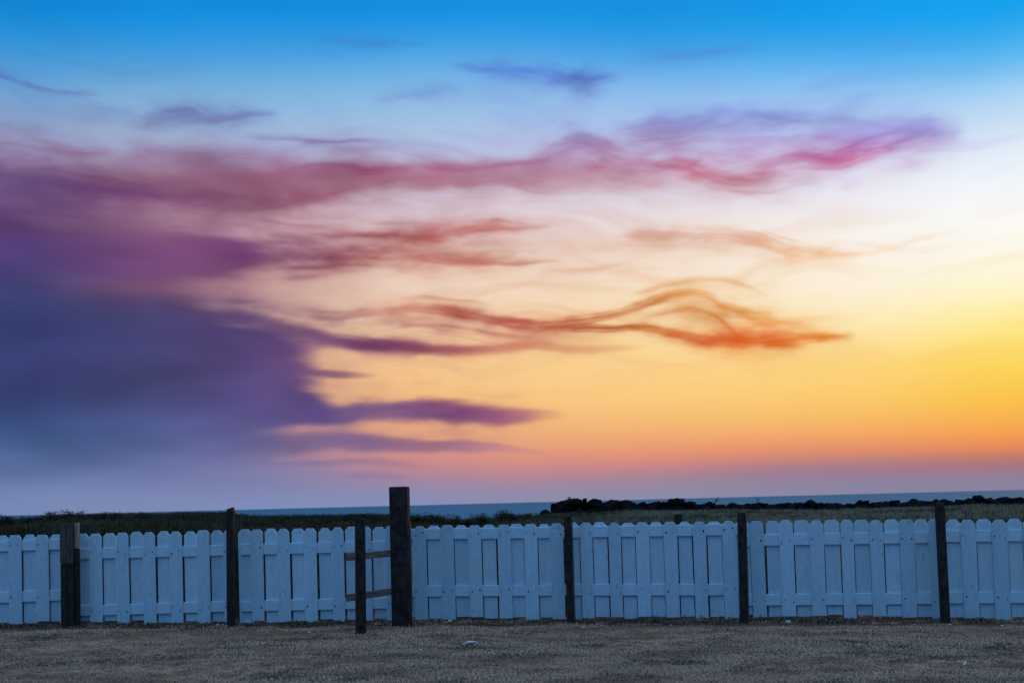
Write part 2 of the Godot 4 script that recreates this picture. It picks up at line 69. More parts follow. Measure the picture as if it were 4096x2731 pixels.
	[55, 64, 114, 55, 64, 114, 55, 64, 114, 56, 64, 114, 62, 67, 116, 69, 70, 118, 78, 71, 120, 86, 71, 122, 102, 72, 118, 119, 73, 113, 136, 77, 107, 154, 86, 102, 171, 95, 96, 187, 108, 89, 201, 120, 80, 212, 130, 73, 219, 136, 68, 226, 141, 61, 228, 142, 54, 231, 141, 47, 232, 146, 46, 236, 156, 49, 237, 160, 50, 237, 160, 50, 237, 160, 50],
	[56, 68, 118, 56, 68, 118, 56, 68, 118, 56, 68, 118, 63, 71, 119, 69, 73, 121, 77, 73, 123, 85, 73, 124, 92, 71, 121, 99, 68, 117, 111, 68, 113, 129, 71, 109, 147, 76, 104, 170, 92, 98, 193, 109, 92, 209, 124, 87, 220, 135, 83, 230, 145, 78, 233, 149, 69, 236, 152, 60, 238, 155, 56, 240, 159, 52, 240, 160, 51, 240, 160, 51, 240, 160, 51],
	[58, 75, 125, 58, 75, 125, 58, 75, 125, 59, 75, 125, 65, 77, 127, 71, 79, 128, 80, 79, 130, 88, 80, 131, 92, 75, 129, 95, 71, 125, 103, 68, 121, 118, 68, 117, 133, 68, 113, 159, 84, 108, 186, 102, 103, 207, 118, 100, 222, 135, 98, 234, 149, 95, 236, 153, 84, 238, 157, 74, 240, 158, 67, 242, 160, 62, 243, 160, 61, 243, 160, 61, 243, 160, 61],
	[63, 88, 138, 63, 88, 138, 63, 88, 138, 64, 88, 138, 70, 89, 139, 76, 89, 139, 85, 90, 141, 95, 90, 142, 101, 87, 139, 107, 83, 136, 117, 82, 131, 131, 85, 127, 145, 87, 123, 166, 100, 118, 189, 114, 114, 207, 126, 110, 220, 137, 107, 233, 148, 103, 236, 152, 95, 238, 156, 86, 241, 158, 80, 244, 159, 72, 245, 160, 70, 245, 160, 70, 245, 160, 70],
	[75, 99, 148, 75, 99, 148, 75, 99, 148, 76, 100, 148, 81, 100, 149, 87, 100, 149, 96, 101, 150, 104, 102, 151, 115, 100, 149, 124, 98, 145, 135, 99, 141, 147, 102, 137, 159, 105, 132, 175, 114, 127, 191, 125, 123, 206, 133, 119, 218, 139, 114, 230, 145, 109, 233, 146, 103, 236, 148, 97, 237, 149, 94, 238, 150, 90, 239, 151, 88, 239, 151, 88, 239, 151, 88],
	[90, 111, 159, 90, 111, 159, 90, 111, 159, 91, 111, 159, 95, 112, 159, 99, 112, 160, 106, 112, 160, 113, 112, 160, 124, 113, 158, 136, 113, 155, 148, 115, 151, 160, 118, 147, 173, 121, 142, 184, 124, 135, 195, 128, 128, 203, 130, 123, 208, 132, 121, 215, 133, 117, 216, 133, 113, 218, 134, 109, 220, 135, 106, 223, 137, 104, 224, 137, 103, 224, 137, 103, 224, 137, 103],
	[104, 124, 171, 104, 124, 171, 104, 124, 171, 104, 124, 171, 107, 124, 170, 110, 123, 170, 113, 123, 169, 117, 122, 169, 124, 123, 168, 132, 124, 166, 140, 125, 163, 148, 127, 159, 156, 129, 155, 163, 131, 150, 170, 132, 145, 177, 133, 141, 182, 133, 138, 187, 132, 134, 188, 130, 131, 190, 128, 127, 191, 126, 122, 193, 123, 117, 193, 122, 116, 193, 122, 116, 193, 122, 116],
	[110, 130, 176, 110, 130, 176, 110, 130, 176, 111, 130, 176, 114, 130, 176, 116, 130, 176, 118, 130, 176, 120, 130, 176, 124, 132, 176, 128, 134, 175, 132, 136, 174, 136, 136, 171, 140, 137, 168, 142, 137, 166, 145, 137, 163, 148, 137, 160, 151, 136, 158, 154, 136, 155, 156, 135, 152, 158, 134, 150, 160, 133, 147, 162, 131, 144, 163, 131, 143, 163, 131, 143, 163, 131, 143]
]
const CLOUD_STREAKS := [
	[2, 0, -27.772, 22.05, 0.127, 0.7, -27.369, 21.973, 0.14, 0.8, -26.142, 21.715, 0.14, 0.8, -24.887, 21.646, 0.14, 0.75, -23.606, 21.669, 0.114, 0.55, -22.299, 21.703, 0.076, 0],
	[2, 1, -3.914, 24.356, 0.127, 0, -1.867, 24.177, 0.178, 0.5, 0.194, 24.296, 0.228, 0.55, 1.73, 24.015, 0.228, 0.6, 3.258, 23.587, 0.304, 0.75, 4.783, 23.23, 0.304, 0.9, 5.935, 23.341, 0.228, 0.7, 7.338, 23.469, 0.152, 0],
	[2, 2, -2.393, 23.746, 0.203, 0, -0.076, 23.845, 0.355, 0.3, 2.485, 23.508, 0.406, 0.25, 4.521, 23.023, 0.355, 0.2, 6.8, 22.562, 0.254, 0],
	[2, 3, -11.947, 25.437, 0.127, 0, -8.965, 25.377, 0.178, 0.28, -6.441, 25.286, 0.178, 0.35, -3.635, 25.216, 0.127, 0],
	[2, 4, 6.346, 24.185, 0.203, 0, 9.385, 24.263, 0.304, 0.25, 12.614, 24.171, 0.254, 0.3, 15.526, 24.046, 0.203, 0],
	[2, 5, -8.532, 22.44, 0.152, 0, -5.998, 22.719, 0.203, 0.3, -3.95, 23.046, 0.203, 0.3, -1.894, 23.216, 0.152, 0],
	[2, 6, -26.152, 20.574, 0.254, 0, -23.185, 20.702, 0.355, 0.2, -20.982, 20.67, 0.355, 0.2, -18.718, 20.347, 0.304, 0],
	[2, 7, -21.655, 20.281, 0.254, 0, -20.082, 20.738, 0.457, 0.45, -18.009, 21.358, 0.406, 0.55, -16.845, 21.152, 0.406, 0.55, -14.941, 21.465, 0.254, 0.5, -12.762, 21.599, 0.152, 0],
	[2, 8, -20.988, 20.243, 0.254, 0, -19.174, 20.566, 0.254, 0.3, -17.318, 20.898, 0.203, 0.3, -14.946, 21.181, 0.152, 0],
	[2, 9, -15.203, 20.22, 0.076, 0, -13.032, 20.258, 0.101, 0.5, -11.071, 20.237, 0.127, 0.6, -9.58, 20.336, 0.101, 0.5, -8.577, 20.455, 0.101, 0.5, -6.311, 20.32, 0.076, 0],
	[2, 10, -14.49, 19.887, 0.152, 0, -11.568, 20.036, 0.203, 0.25, -8.587, 20.026, 0.203, 0.25, -5.05, 19.967, 0.152, 0],
	[2, 11, -27.999, 18.576, 0.761, 0.4, -26.17, 18.604, 0.609, 0.5, -24.706, 18.715, 0.406, 0.7, -23.422, 18.814, 0.279, 0.65, -21.893, 18.972, 0.178, 0],
	[2, 12, -22.332, 19.035, 0.355, 0, -19.878, 19.117, 0.406, 0.35, -17.111, 19.249, 0.355, 0.35, -14.014, 19.58, 0.254, 0.2, -11.575, 19.699, 0.203, 0],
	[3, 13, -28.011, 17.017, 1.116, 0.85, -24.298, 17.114, 1.167, 0.85, -21.024, 17.44, 1.37, 0.8, -17.602, 17.701, 1.471, 0.78, -14.044, 17.909, 1.42, 0.82, -11.114, 18.124, 1.167, 0.85, -9.124, 18.367, 0.913, 0.82, -6.605, 18.597, 0.71, 0.72, -4.064, 18.657, 0.66, 0.68, -1.508, 18.636, 0.609, 0.62, 0.543, 18.64, 0.609, 0.55, 3.622, 18.814, 0.964, 0.5, 6.155, 18.366, 0.862, 0.45, 8.171, 18.197, 0.71, 0.3, 10.663, 17.994, 0.507, 0],
	[2, 14, -28.01, 17.143, 0.355, 0.6, -24.298, 17.092, 0.38, 0.75, -21.031, 16.91, 0.355, 0.75, -17.614, 16.891, 0.304, 0.65, -15.022, 16.856, 0.304, 0.55, -13.092, 17.083, 0.254, 0.55, -10.136, 17.578, 0.203, 0.65, -8.132, 17.926, 0.152, 0],
	[2, 15, -14.034, 18.5, 0.203, 0, -10.602, 18.988, 0.254, 0.7, -8.109, 18.942, 0.228, 0.7, -6.595, 19.036, 0.178, 0.45, -5.069, 19.21, 0.203, 0.55, -3.032, 19.07, 0.152, 0.45, 0.558, 19.151, 0.127, 0.65, 2.1, 19.289, 0.127, 0.75, 2.999, 19.372, 0.101, 0],
	[2, 16, -8.64, 17.614, 0.355, 0, -6.619, 17.994, 0.304, 0.35, -4.077, 18.122, 0.254, 0.35, -1.519, 18.216, 0.254, 0.3, 2.314, 17.839, 0.355, 0.25, 5.632, 17.859, 0.355, 0],
	[2, 17, 0.555, 19.058, 0.254, 0, 2.625, 19.685, 0.558, 0.5, 4.17, 20.033, 0.558, 0.6, 5.432, 19.604, 0.634, 0.55, 6.686, 19.121, 0.507, 0.55, 8.192, 18.842, 0.355, 0],
	[2, 18, 6.18, 19.15, 0.355, 0.2, 8.692, 18.761, 0.406, 0.75, 10.188, 18.628, 0.406, 0.9, 11.414, 18.254, 0.355, 0.88, 12.624, 17.714, 0.355, 0.68, 13.59, 17.443, 0.304, 0.6, 15.031, 17.258, 0.355, 0.55, 16.458, 17.223, 0.355, 0.4, 18.336, 17.349, 0.355, 0],
	[2, 19, 5.211, 20.665, 0.406, 0, 8.256, 20.748, 0.457, 0.5, 10.256, 20.617, 0.406, 0.6, 12.246, 20.864, 0.507, 0.55, 15.16, 20.782, 0.355, 0.5, 17.98, 20.222, 0.355, 0.4, 20.722, 19.889, 0.355, 0],
	[2, 20, 7.212, 19.73, 0.761, 0, 10.226, 19.741, 0.812, 0.32, 13.669, 19.655, 0.913, 0.36, 17.258, 19.699, 1.015, 0.32, 20.698, 19.288, 0.761, 0.4, 23.775, 18.866, 0.507, 0.45, 25.686, 18.719, 0.355, 0],
	[2, 21, 12.15, 18.168, 0.406, 0, 14.583, 18.167, 0.406, 0.3, 16.023, 18.286, 0.355, 0.45, 17.204, 18.287, 0.304, 0.65, 19.056, 18.062, 0.33, 0.82, 20.431, 18.235, 0.355, 0.92, 21.781, 18.33, 0.406, 0.78, 23.325, 18.467, 0.457, 0.55, 25.462, 18.377, 0.355, 0],
	[2, 22, -28.022, 15.542, 0.66, 0.5, -25.366, 15.602, 0.761, 0.5, -22.152, 15.667, 0.761, 0.5, -18.783, 15.911, 0.609, 0.35, -15.987, 15.959, 0.457, 0.2, -13.595, 16.068, 0.304, 0],
	[2, 23, -12.147, 15.537, 0.127, 0, -9.685, 15.364, 0.203, 0.6, -7.186, 15.28, 0.228, 0.7, -5.163, 15.287, 0.304, 0.75, -3.636, 15.353, 0.355, 0.75, -2.097, 15.671, 0.304, 0.65, -0.558, 15.835, 0.254, 0.55, 0.976, 15.798, 0.203, 0.3, 4.043, 15.833, 0.152, 0],
	[2, 24, -17.893, 13.719, 0.507, 0.5, -14.113, 14.016, 0.355, 0.7, -10.7, 14.157, 0.355, 0.75, -8.711, 14.309, 0.355, 0.75, -6.706, 14.206, 0.355, 0.75, -4.178, 14.009, 0.304, 0.6, -1.632, 13.905, 0.228, 0.55, 0.93, 14.114, 0.203, 0],
	[2, 25, -17.885, 14.25, 0.761, 0.5, -14.105, 14.486, 0.761, 0.55, -10.443, 14.685, 0.761, 0.4, -6.693, 14.782, 0.862, 0.38, -1.607, 14.847, 0.862, 0.3, 2.489, 15.031, 0.761, 0.12, 5.038, 15.048, 0.507, 0],
	[2, 26, -3.678, 13.665, 0.076, 0, -1.124, 13.774, 0.089, 0.45, 0.921, 13.799, 0.089, 0.45, 3.73, 13.826, 0.076, 0],
	[2, 27, 5.796, 14.964, 0.152, 0, 7.568, 15.085, 0.228, 0.65, 9.57, 15.032, 0.254, 0.65, 11.05, 14.787, 0.254, 0.45, 13.008, 14.684, 0.254, 0.55, 14.923, 14.216, 0.304, 0.68, 16.327, 13.575, 0.304, 0.72, 17.489, 13.279, 0.228, 0.6, 19.329, 13.096, 0.152, 0.4, 20.908, 13.02, 0.127, 0],
	[2, 28, 1.955, 14.204, 0.203, 0, 5.532, 14.617, 0.254, 0.2, 9.056, 14.566, 0.355, 0.25, 12.264, 14.341, 0.406, 0.25, 14.908, 13.795, 0.304, 0.2, 17.017, 13.137, 0.203, 0],
	[2, 29, 19.322, 12.912, 0.152, 0, 21.582, 13.173, 0.152, 0.25, 23.131, 13.508, 0.152, 0.25, 25.271, 13.61, 0.127, 0],
	[2, 30, 0.386, 12.911, 0.254, 0, 3.459, 13.253, 0.254, 0.15, 6.507, 13.363, 0.304, 0.15, 10.005, 13.092, 0.254, 0],
	[2, 31, -13.159, 13.384, 0.152, 0.3, -11.203, 13.622, 0.127, 0.4, -8.722, 13.806, 0.127, 0.3, -6.213, 13.676, 0.101, 0],
	[2, 32, -13.651, 12.896, 0.127, 0.4, -11.705, 13.039, 0.101, 0.35, -9.728, 13.265, 0.101, 0],
	[2, 33, -16.994, 11.653, 0.406, 0.4, -13.196, 11.353, 0.304, 0.45, -11.254, 10.973, 0.254, 0.45, -9.527, 10.941, 0.228, 0.45, -7.776, 11.241, 0.254, 0.55, -5.758, 11.458, 0.203, 0.65, -3.735, 11.293, 0.203, 0.75, -1.706, 10.99, 0.228, 0.78, 0.323, 10.524, 0.254, 0.85, 1.849, 10.357, 0.203, 0.98, 3.886, 10.388, 0.178, 0.95, 5.412, 10.551, 0.152, 0.75, 6.934, 10.828, 0.203, 0.55, 8.954, 11.337, 0.203, 0.6, 10.451, 11.566, 0.178, 0.68, 11.676, 11.368, 0.203, 0.68, 12.39, 10.765, 0.254, 0.55, 13.345, 10.29, 0.228, 0.45, 14.77, 9.759, 0.304, 0.3, 16.412, 9.281, 0.254, 0],
	[2, 34, -5.255, 11.332, 0.127, 0, -2.729, 10.81, 0.127, 0.6, -0.702, 10.35, 0.152, 0.7, 1.33, 10, 0.127, 0.7, 3.369, 10.059, 0.114, 0.7, 5.9, 9.962, 0.127, 0.88, 7.409, 9.894, 0.152, 0.88, 8.901, 9.624, 0.203, 0.78, 10.378, 9.251, 0.304, 0.8, 11.84, 8.875, 0.304, 0.85, 13.775, 8.687, 0.355, 0.98, 15.211, 8.715, 0.33, 0.98, 16.627, 8.691, 0.304, 0.95, 18.025, 8.756, 0.228, 0.85, 18.715, 8.751, 0.178, 0.45, 19.625, 8.703, 0.152, 0],
	[2, 35, -7.262, 11.78, 0.076, 0, -4.735, 11.918, 0.089, 0.35, -2.707, 11.698, 0.089, 0.35, -0.673, 11.463, 0.076, 0],
	[2, 36, 6.454, 11.611, 0.101, 0, 8.475, 11.973, 0.127, 0.3, 10.475, 12.315, 0.152, 0.4, 12.441, 12.327, 0.127, 0.35, 13.881, 11.863, 0.127, 0.22, 15.055, 11.129, 0.127, 0],
	[2, 37, 8.437, 10.753, 0.609, 0, 10.42, 10.571, 0.761, 0.3, 12.364, 9.966, 0.862, 0.42, 14.523, 9.534, 0.71, 0.45, 16.641, 9.097, 0.457, 0.42, 18.031, 8.922, 0.254, 0],
	[2, 38, 6.914, 10.164, 0.127, 0, 8.93, 10.556, 0.152, 0.4, 10.427, 10.814, 0.152, 0.42, 11.889, 10.385, 0.152, 0.35, 12.835, 9.523, 0.178, 0.45, 13.54, 8.871, 0.152, 0.2],
	[2, 39, 5.414, 10.625, 0.101, 0, 7.448, 11.171, 0.101, 0.35, 9.462, 11.649, 0.101, 0.4, 10.951, 11.753, 0.101, 0.3, 12.17, 11.504, 0.101, 0],
	[2, 40, -8.79, 10.504, 0.406, 0, -6.78, 10.848, 0.457, 0.3, -4.259, 10.584, 0.457, 0.28, -0.458, 9.922, 0.457, 0.28, 2.847, 9.58, 0.355, 0.2, 6.391, 9.495, 0.254, 0],
	[2, 41, -7.801, 10.062, 0.101, 0.2, -5.278, 10.346, 0.101, 0.3, -2.744, 10.216, 0.101, 0.3, -0.209, 9.667, 0.101, 0.25, 2.332, 9.397, 0.101, 0],
	[3, 42, -17.004, 11.015, 0.406, 0.5, -15.127, 10.591, 0.406, 0.6, -13.218, 10.098, 0.457, 0.8, -11.28, 9.561, 0.507, 0.92, -9.311, 9.324, 0.406, 0.98, -7.318, 9.197, 0.355, 0.98, -5.307, 9.057, 0.304, 0.95, -2.774, 8.947, 0.254, 0.85, -0.482, 8.975, 0.228, 0.65, 1.815, 9.089, 0.254, 0.45, 3.843, 8.873, 0.254, 0.45, 5.866, 8.772, 0.178, 0.25, 8.128, 8.822, 0.127, 0],
	[2, 43, -10.292, 9.812, 0.203, 0.6, -8.807, 9.669, 0.203, 0.6, -6.811, 9.417, 0.178, 0.5, -4.291, 9.244, 0.152, 0],
	[3, 44, -17.05, 7.915, 0.406, 0.9, -14.216, 7.95, 0.355, 0.9, -12.773, 7.838, 0.304, 0.85, -11.314, 7.72, 0.228, 0.82, -9.593, 7.595, 0.178, 0.65, -7.604, 7.509, 0.127, 0],
	[4, 45, -18.464, 5.86, 1.015, 0.9, -15.202, 5.875, 1.015, 0.9, -11.841, 5.623, 0.71, 0.94, -9.884, 5.386, 0.583, 0.95, -7.896, 5.464, 0.533, 0.95, -5.387, 5.479, 0.507, 0.95, -2.86, 5.357, 0.533, 0.95, -0.579, 5.154, 0.482, 0.94, 0.691, 5.071, 0.355, 0.75, 1.962, 5.087, 0.254, 0.28, 3.484, 5.042, 0.203, 0],
	[4, 46, -18.494, 3.652, 0.609, 0.8, -15.709, 3.682, 0.609, 0.85, -11.875, 3.766, 0.482, 0.86, -9.914, 3.815, 0.482, 0.86, -7.934, 3.635, 0.406, 0.86, -5.433, 3.413, 0.355, 0.84, -2.908, 3.36, 0.33, 0.8, -0.881, 3.236, 0.254, 0.62, 0.638, 3.021, 0.178, 0.3, 2.156, 2.828, 0.152, 0],
	[3, 47, -18.051, 2.541, 0.304, 0.5, -15.255, 2.504, 0.254, 0.6, -10.43, 2.551, 0.203, 0.6, -7.957, 2.53, 0.178, 0.55, -5.457, 2.328, 0.152, 0.22, -3.693, 2.238, 0.127, 0],
	[2, 48, -13.358, 1.932, 0.203, 0.4, -10.442, 1.927, 0.152, 0.4, -6.975, 1.755, 0.152, 0.35, -5.221, 1.64, 0.101, 0]
]
const BANK_EDGE := [
	[0.312, -17.622, 4.058, 0],
	[1.027, -17.15, 4.058, 0.15],
	[1.742, -16.442, 4.058, 0.48],
	[2.217, -15.731, 3.551, 0.7],
	[2.696, -15.016, 3.044, 0.86],
	[3.181, -14.533, 2.537, 0.93],
	[3.908, -13.565, 1.776, 0.95],
	[4.399, -13.316, 1.776, 0.96],
	[5.123, -11.118, 1.268, 0.97],
	[6.113, -10.732, 1.141, 0.98],
	[7.104, -11.448, 1.141, 0.98],
	[7.842, -11.801, 1.268, 0.98],
	[8.578, -11.91, 1.395, 0.98],
	[9.552, -12.257, 1.522, 0.98],
	[10.471, -15.129, 1.776, 0.97],
	[11.141, -16.768, 2.283, 0.95],
	[11.622, -16.527, 2.79, 0.94],
	[12.094, -16.52, 3.298, 0.92],
	[12.565, -16.512, 3.044, 0.92],
	[13.071, -15.561, 2.283, 0.92],
	[13.828, -14.117, 1.522, 0.95],
	[14.759, -14.34, 1.522, 0.95],
	[15.565, -16.935, 2.79, 0.6],
	[15.941, -18.323, 3.551, 0.3],
	[16.557, -19.231, 4.058, 0]
]
const PANELS := [
	[[-7.487, -5.977, 1.199, -0.002, 0.207, 0.026, 1.075, 0.011, 0.473, 0.024], [[0.675, 0.18], [1.063, 0.179], [1.439, 0.168]], [[0.453, 0.183], [0.853, 0.176], [1.237, 0.175]]],
	[[-5.886, -3.728, 1.216, 0, -0.065, -0.019, 0.897, 0.004, 0.201, 0.015], [[0.212, 0.173], [0.593, 0.17], [0.968, 0.165], [1.335, 0.168], [1.709, 0.171], [2.075, 0.135]], [[0.013, 0.169], [0.387, 0.171], [0.766, 0.17], [1.141, 0.171], [1.518, 0.166], [1.888, 0.169]]],
	[[-3.603, -1.513, 1.212, -0.003, 0.023, 0.004, 0.896, 0.003, 0.171, 0.008], [[0.153, 0.162], [0.511, 0.164], [0.873, 0.163], [1.24, 0.159], [1.601, 0.167], [1.959, 0.166]], [[-0.035, 0.184], [0.329, 0.162], [0.691, 0.162], [1.059, 0.167], [1.417, 0.162], [1.778, 0.167]]],
	[[-1.382, 0.687, 1.207, -0.006, 0.014, -0.011, 1.025, -0.01, 0.292, -0.008], [[0.092, 0.165], [0.455, 0.164], [0.811, 0.164], [1.187, 0.167], [1.526, 0.169], [1.864, 0.16]], [[-0.082, 0.164], [0.269, 0.173], [0.624, 0.176], [0.986, 0.171], [1.348, 0.17], [1.705, 0.156]]],
	[[0.709, 2.815, 1.212, -0.011, 0.005, -0.004, 1.025, -0.007, 0.296, -0.014], [[0.139, 0.154], [0.498, 0.153], [0.838, 0.168], [1.192, 0.167], [1.553, 0.158], [1.914, 0.167]], [[-0.026, 0.151], [0.305, 0.176], [0.665, 0.166], [1.017, 0.169], [1.38, 0.164], [1.741, 0.171]]],
	[[2.869, 5.198, 1.225, -0.015, 0.076, -0.024, 0.881, -0.004, 0.141, -0.005], [[0.087, 0.166], [0.441, 0.167], [0.807, 0.167], [1.182, 0.149], [1.53, 0.157], [1.882, 0.169], [2.231, 0.146]], [[-0.088, 0.172], [0.287, 0.158], [0.634, 0.18], [0.997, 0.18], [1.356, 0.177], [1.715, 0.173], [2.077, 0.167]]],
	[[5.259, 7.086, 1.232, -0.017, 0.054, -0.02, 0.903, -0.007, 0.155, -0.007], [[0.199, 0.177], [0.564, 0.175], [0.928, 0.168], [1.278, 0.167], [1.626, 0.173]], [[0.044, 0.171], [0.405, 0.17], [0.771, 0.166], [1.132, 0.159], [1.485, 0.159]]]
]
const ROCKS := [
	[1.714, 1.106, 0.61, 0],
	[2.643, 1.616, 1.068, 0],
	[3.114, 1.642, 0.61, 1],
	[3.468, 1.582, 0.356, 0],
	[3.66, 1.641, 0.203, 1],
	[4.129, 1.604, 0.839, 0],
	[4.941, 1.532, 0.839, 1],
	[5.816, 1.497, 0.991, 0],
	[6.512, 1.378, 0.508, 0],
	[7.198, 1.399, 0.89, 0],
	[7.617, 1.363, 0.33, 0],
	[7.99, 1.506, 0.305, 1],
	[8.371, 1.528, 0.686, 1],
	[9.077, 1.351, 0.547, 1],
	[9.53, 1.2, 0.458, 0],
	[9.902, 1.305, 0.407, 0],
	[10.179, 1.235, 0.356, 0],
	[10.71, 1.145, 0.788, 0],
	[11.322, 1.206, 0.534, 0],
	[11.917, 1.165, 0.61, 0],
	[12.297, 1.13, 0.356, 0],
	[12.616, 1.173, 0.356, 1],
	[12.92, 1.14, 0.381, 0],
	[13.466, 1.139, 0.813, 1],
	[14.077, 1.149, 0.635, 0],
	[14.585, 1.149, 0.585, 0],
	[15.161, 1.267, 0.661, 0],
	[15.575, 1.124, 0.508, 0],
	[16.067, 1.048, 0.559, 0],
	[16.585, 0.971, 0.61, 0],
	[17.006, 1.011, 0.33, 0],
	[17.26, 1.005, 0.305, 0],
	[17.673, 1.185, 0.292, 1],
	[17.964, 1.158, 0.318, 1],
	[18.316, 1.054, 0.458, 0],
	[18.899, 1.014, 0.763, 0],
	[19.438, 1.146, 0.483, 1],
	[19.849, 0.939, 0.508, 0],
	[20.43, 1.179, 0.839, 0],
	[20.807, 1.08, 0.458, 0],
	[21.288, 1.036, 0.661, 0],
	[21.894, 0.938, 0.407, 0],
	[22.19, 1.032, 0.33, 0],
	[22.493, 0.999, 0.381, 0],
	[22.801, 1.068, 0.356, 0],
	[23.005, 1.088, 0.191, 1],
	[23.298, 1.119, 0.508, 0],
	[23.775, 1.278, 0.458, 1],
	[24.187, 1.103, 0.419, 1],
	[24.775, 1.183, 0.813, 0],
	[25.166, 1.122, 0.356, 0],
	[25.585, 1.112, 0.61, 1],
	[26.063, 0.998, 0.458, 0],
	[26.65, 1.072, 0.635, 0],
	[27.287, 1.107, 0.508, 1],
	[27.919, 1.04, 0.712, 0],
	[28.683, 1.084, 0.635, 1]
]
const CREST := [
	[-0.623, -0.005],
	[-0.521, -0.008],
	[-0.458, -0.005],
	[-0.394, -0.005],
	[-0.343, -0.005],
	[-0.293, -0.006],
	[-0.261, -0.01],
	[-0.178, -0.011],
	[-0.14, -0.011],
	[-0.105, -0.015],
	[-0.077, -0.016],
	[-0.057, -0.019],
	[-0.039, -0.019],
	[-0.019, -0.018],
	[0.007, -0.017],
	[0.028, -0.016],
	[0.063, -0.014],
	[0.114, -0.013],
	[0.164, -0.014],
	[0.241, -0.015],
	[0.317, -0.017],
	[0.368, -0.017],
	[0.418, -0.017],
	[0.469, -0.016],
	[0.519, -0.017],
	[0.622, -0.015]
]
const SHRUBS := [
	[-15.845, 1.487, 0.63, 31],
	[-14.649, 1.439, 0.458, 30],
	[-14.664, 1.488, 0.433, 31],
	[-13.809, 1.57, 0.458, 30],
	[-13.797, 1.53, 0.473, 31],
	[-12.933, 1.472, 0.381, 30],
	[-12.93, 1.492, 0.473, 31],
	[-12.132, 1.512, 0.419, 30],
	[-12.064, 1.454, 0.473, 31],
	[-11.141, 1.457, 0.458, 30],
	[-16.476, 1.487, 0.552, 31],
	[-10.826, 1.443, 0.458, 36],
	[-5.552, 1.227, 0.503, 36],
	[-5.05, 1.178, 0.366, 36],
	[-3.786, 1.161, 0.58, 38],
	[-3.062, 1.142, 0.531, 38],
	[-2.42, 1.062, 0.564, 37],
	[-1.812, 0.934, 0.564, 37],
	[-1.181, 1.095, 0.58, 38],
	[-0.368, 1.152, 0.694, 39],
	[0.324, 1.075, 0.595, 39],
	[0.89, 1.02, 0.559, 40],
	[-4.628, 1.099, 0.564, 37],
	[-11.487, 1.388, 0.534, 35],
	[-11.764, 1.406, 0.519, 34]
]
const PEBBLES := [
	[-6.148, -13.323, 0.024],
	[-5.963, -13.101, 0.017],
	[-4.897, -13.018, 0.026],
	[-3.861, -12.785, 0.023],
	[-3.801, -12.798, 0.02],
	[-3.725, -12.706, 0.016],
	[-3.503, -12.92, 0.046],
	[-3.186, -12.934, 0.03],
	[-2.315, -12.861, 0.033],
	[-2.245, -12.794, 0.029],
	[-2.023, -12.828, 0.023],
	[-0.83, -12.452, 0.038],
	[-0.875, -12.41, 0.022],
	[3.244, -11.761, 0.042],
	[0.793, -11.619, 0.024],
	[0.644, -10.034, 0.013],
	[1.916, -11.136, 0.011],
	[-5.114, -12.68, 0.016],
	[-2.456, -11.706, 0.027],
	[-1.052, -9.386, 0.017],
	[-0.982, -10.138, 0.021],
	[4.641, -11.495, 0.018],
	[5.033, -11.461, 0.02],
	[5.563, -11.304, 0.02],
	[-4.145, -9.304, 0.014],
	[-0.31, -8.85, 0.011],
	[1.84, -11.713, 0.015],
	[4.433, -11.635, 0.015]
]

# the sky outside the sunset quarter: azimuth columns, elevation rows, sRGB
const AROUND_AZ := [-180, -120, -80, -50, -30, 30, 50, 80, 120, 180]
const AROUND := [  # unseen rear and overhead rows are brightened to light the fence and lawn
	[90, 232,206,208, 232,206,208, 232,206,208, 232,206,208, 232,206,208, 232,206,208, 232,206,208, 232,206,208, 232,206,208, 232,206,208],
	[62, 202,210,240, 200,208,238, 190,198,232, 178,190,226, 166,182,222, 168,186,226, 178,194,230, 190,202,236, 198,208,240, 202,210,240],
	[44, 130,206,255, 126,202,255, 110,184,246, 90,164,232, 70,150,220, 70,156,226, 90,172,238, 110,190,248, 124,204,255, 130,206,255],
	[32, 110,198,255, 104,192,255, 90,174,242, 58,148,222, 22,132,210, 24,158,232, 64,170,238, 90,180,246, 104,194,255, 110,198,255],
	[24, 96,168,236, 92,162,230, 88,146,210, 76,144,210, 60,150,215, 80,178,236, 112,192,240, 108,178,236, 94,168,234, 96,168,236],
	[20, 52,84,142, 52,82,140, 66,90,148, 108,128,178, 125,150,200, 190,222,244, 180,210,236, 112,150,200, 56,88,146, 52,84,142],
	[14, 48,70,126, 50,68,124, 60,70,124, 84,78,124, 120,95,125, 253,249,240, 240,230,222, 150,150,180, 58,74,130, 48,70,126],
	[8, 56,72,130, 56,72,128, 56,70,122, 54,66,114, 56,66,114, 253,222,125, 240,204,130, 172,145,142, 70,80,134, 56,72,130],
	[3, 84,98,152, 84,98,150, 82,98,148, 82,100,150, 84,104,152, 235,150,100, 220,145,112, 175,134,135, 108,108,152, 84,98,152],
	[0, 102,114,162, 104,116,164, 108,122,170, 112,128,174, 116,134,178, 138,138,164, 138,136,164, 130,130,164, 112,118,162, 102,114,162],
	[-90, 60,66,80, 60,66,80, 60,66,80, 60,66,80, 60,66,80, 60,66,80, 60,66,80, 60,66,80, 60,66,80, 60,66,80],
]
const ORDER := ["first", "second", "third", "fourth", "fifth", "sixth", "seventh", "eighth", "ninth", "tenth", "eleventh", "twelfth", "thirteenth", "fourteenth", "fifteenth", "sixteenth", "seventeenth", "eighteenth", "nineteenth", "twentieth", "twenty first", "twenty second", "twenty third", "twenty fourth", "twenty fifth"]
const EYE := 1.48
const SUN_AZIMUTH := 34.0
const SUN_HEIGHT := 7.0

var rng := RandomNumberGenerator.new()
var mats := {}
var taken := {}
var lawn_noise := FastNoiseLite.new()
var dune_noise := FastNoiseLite.new()


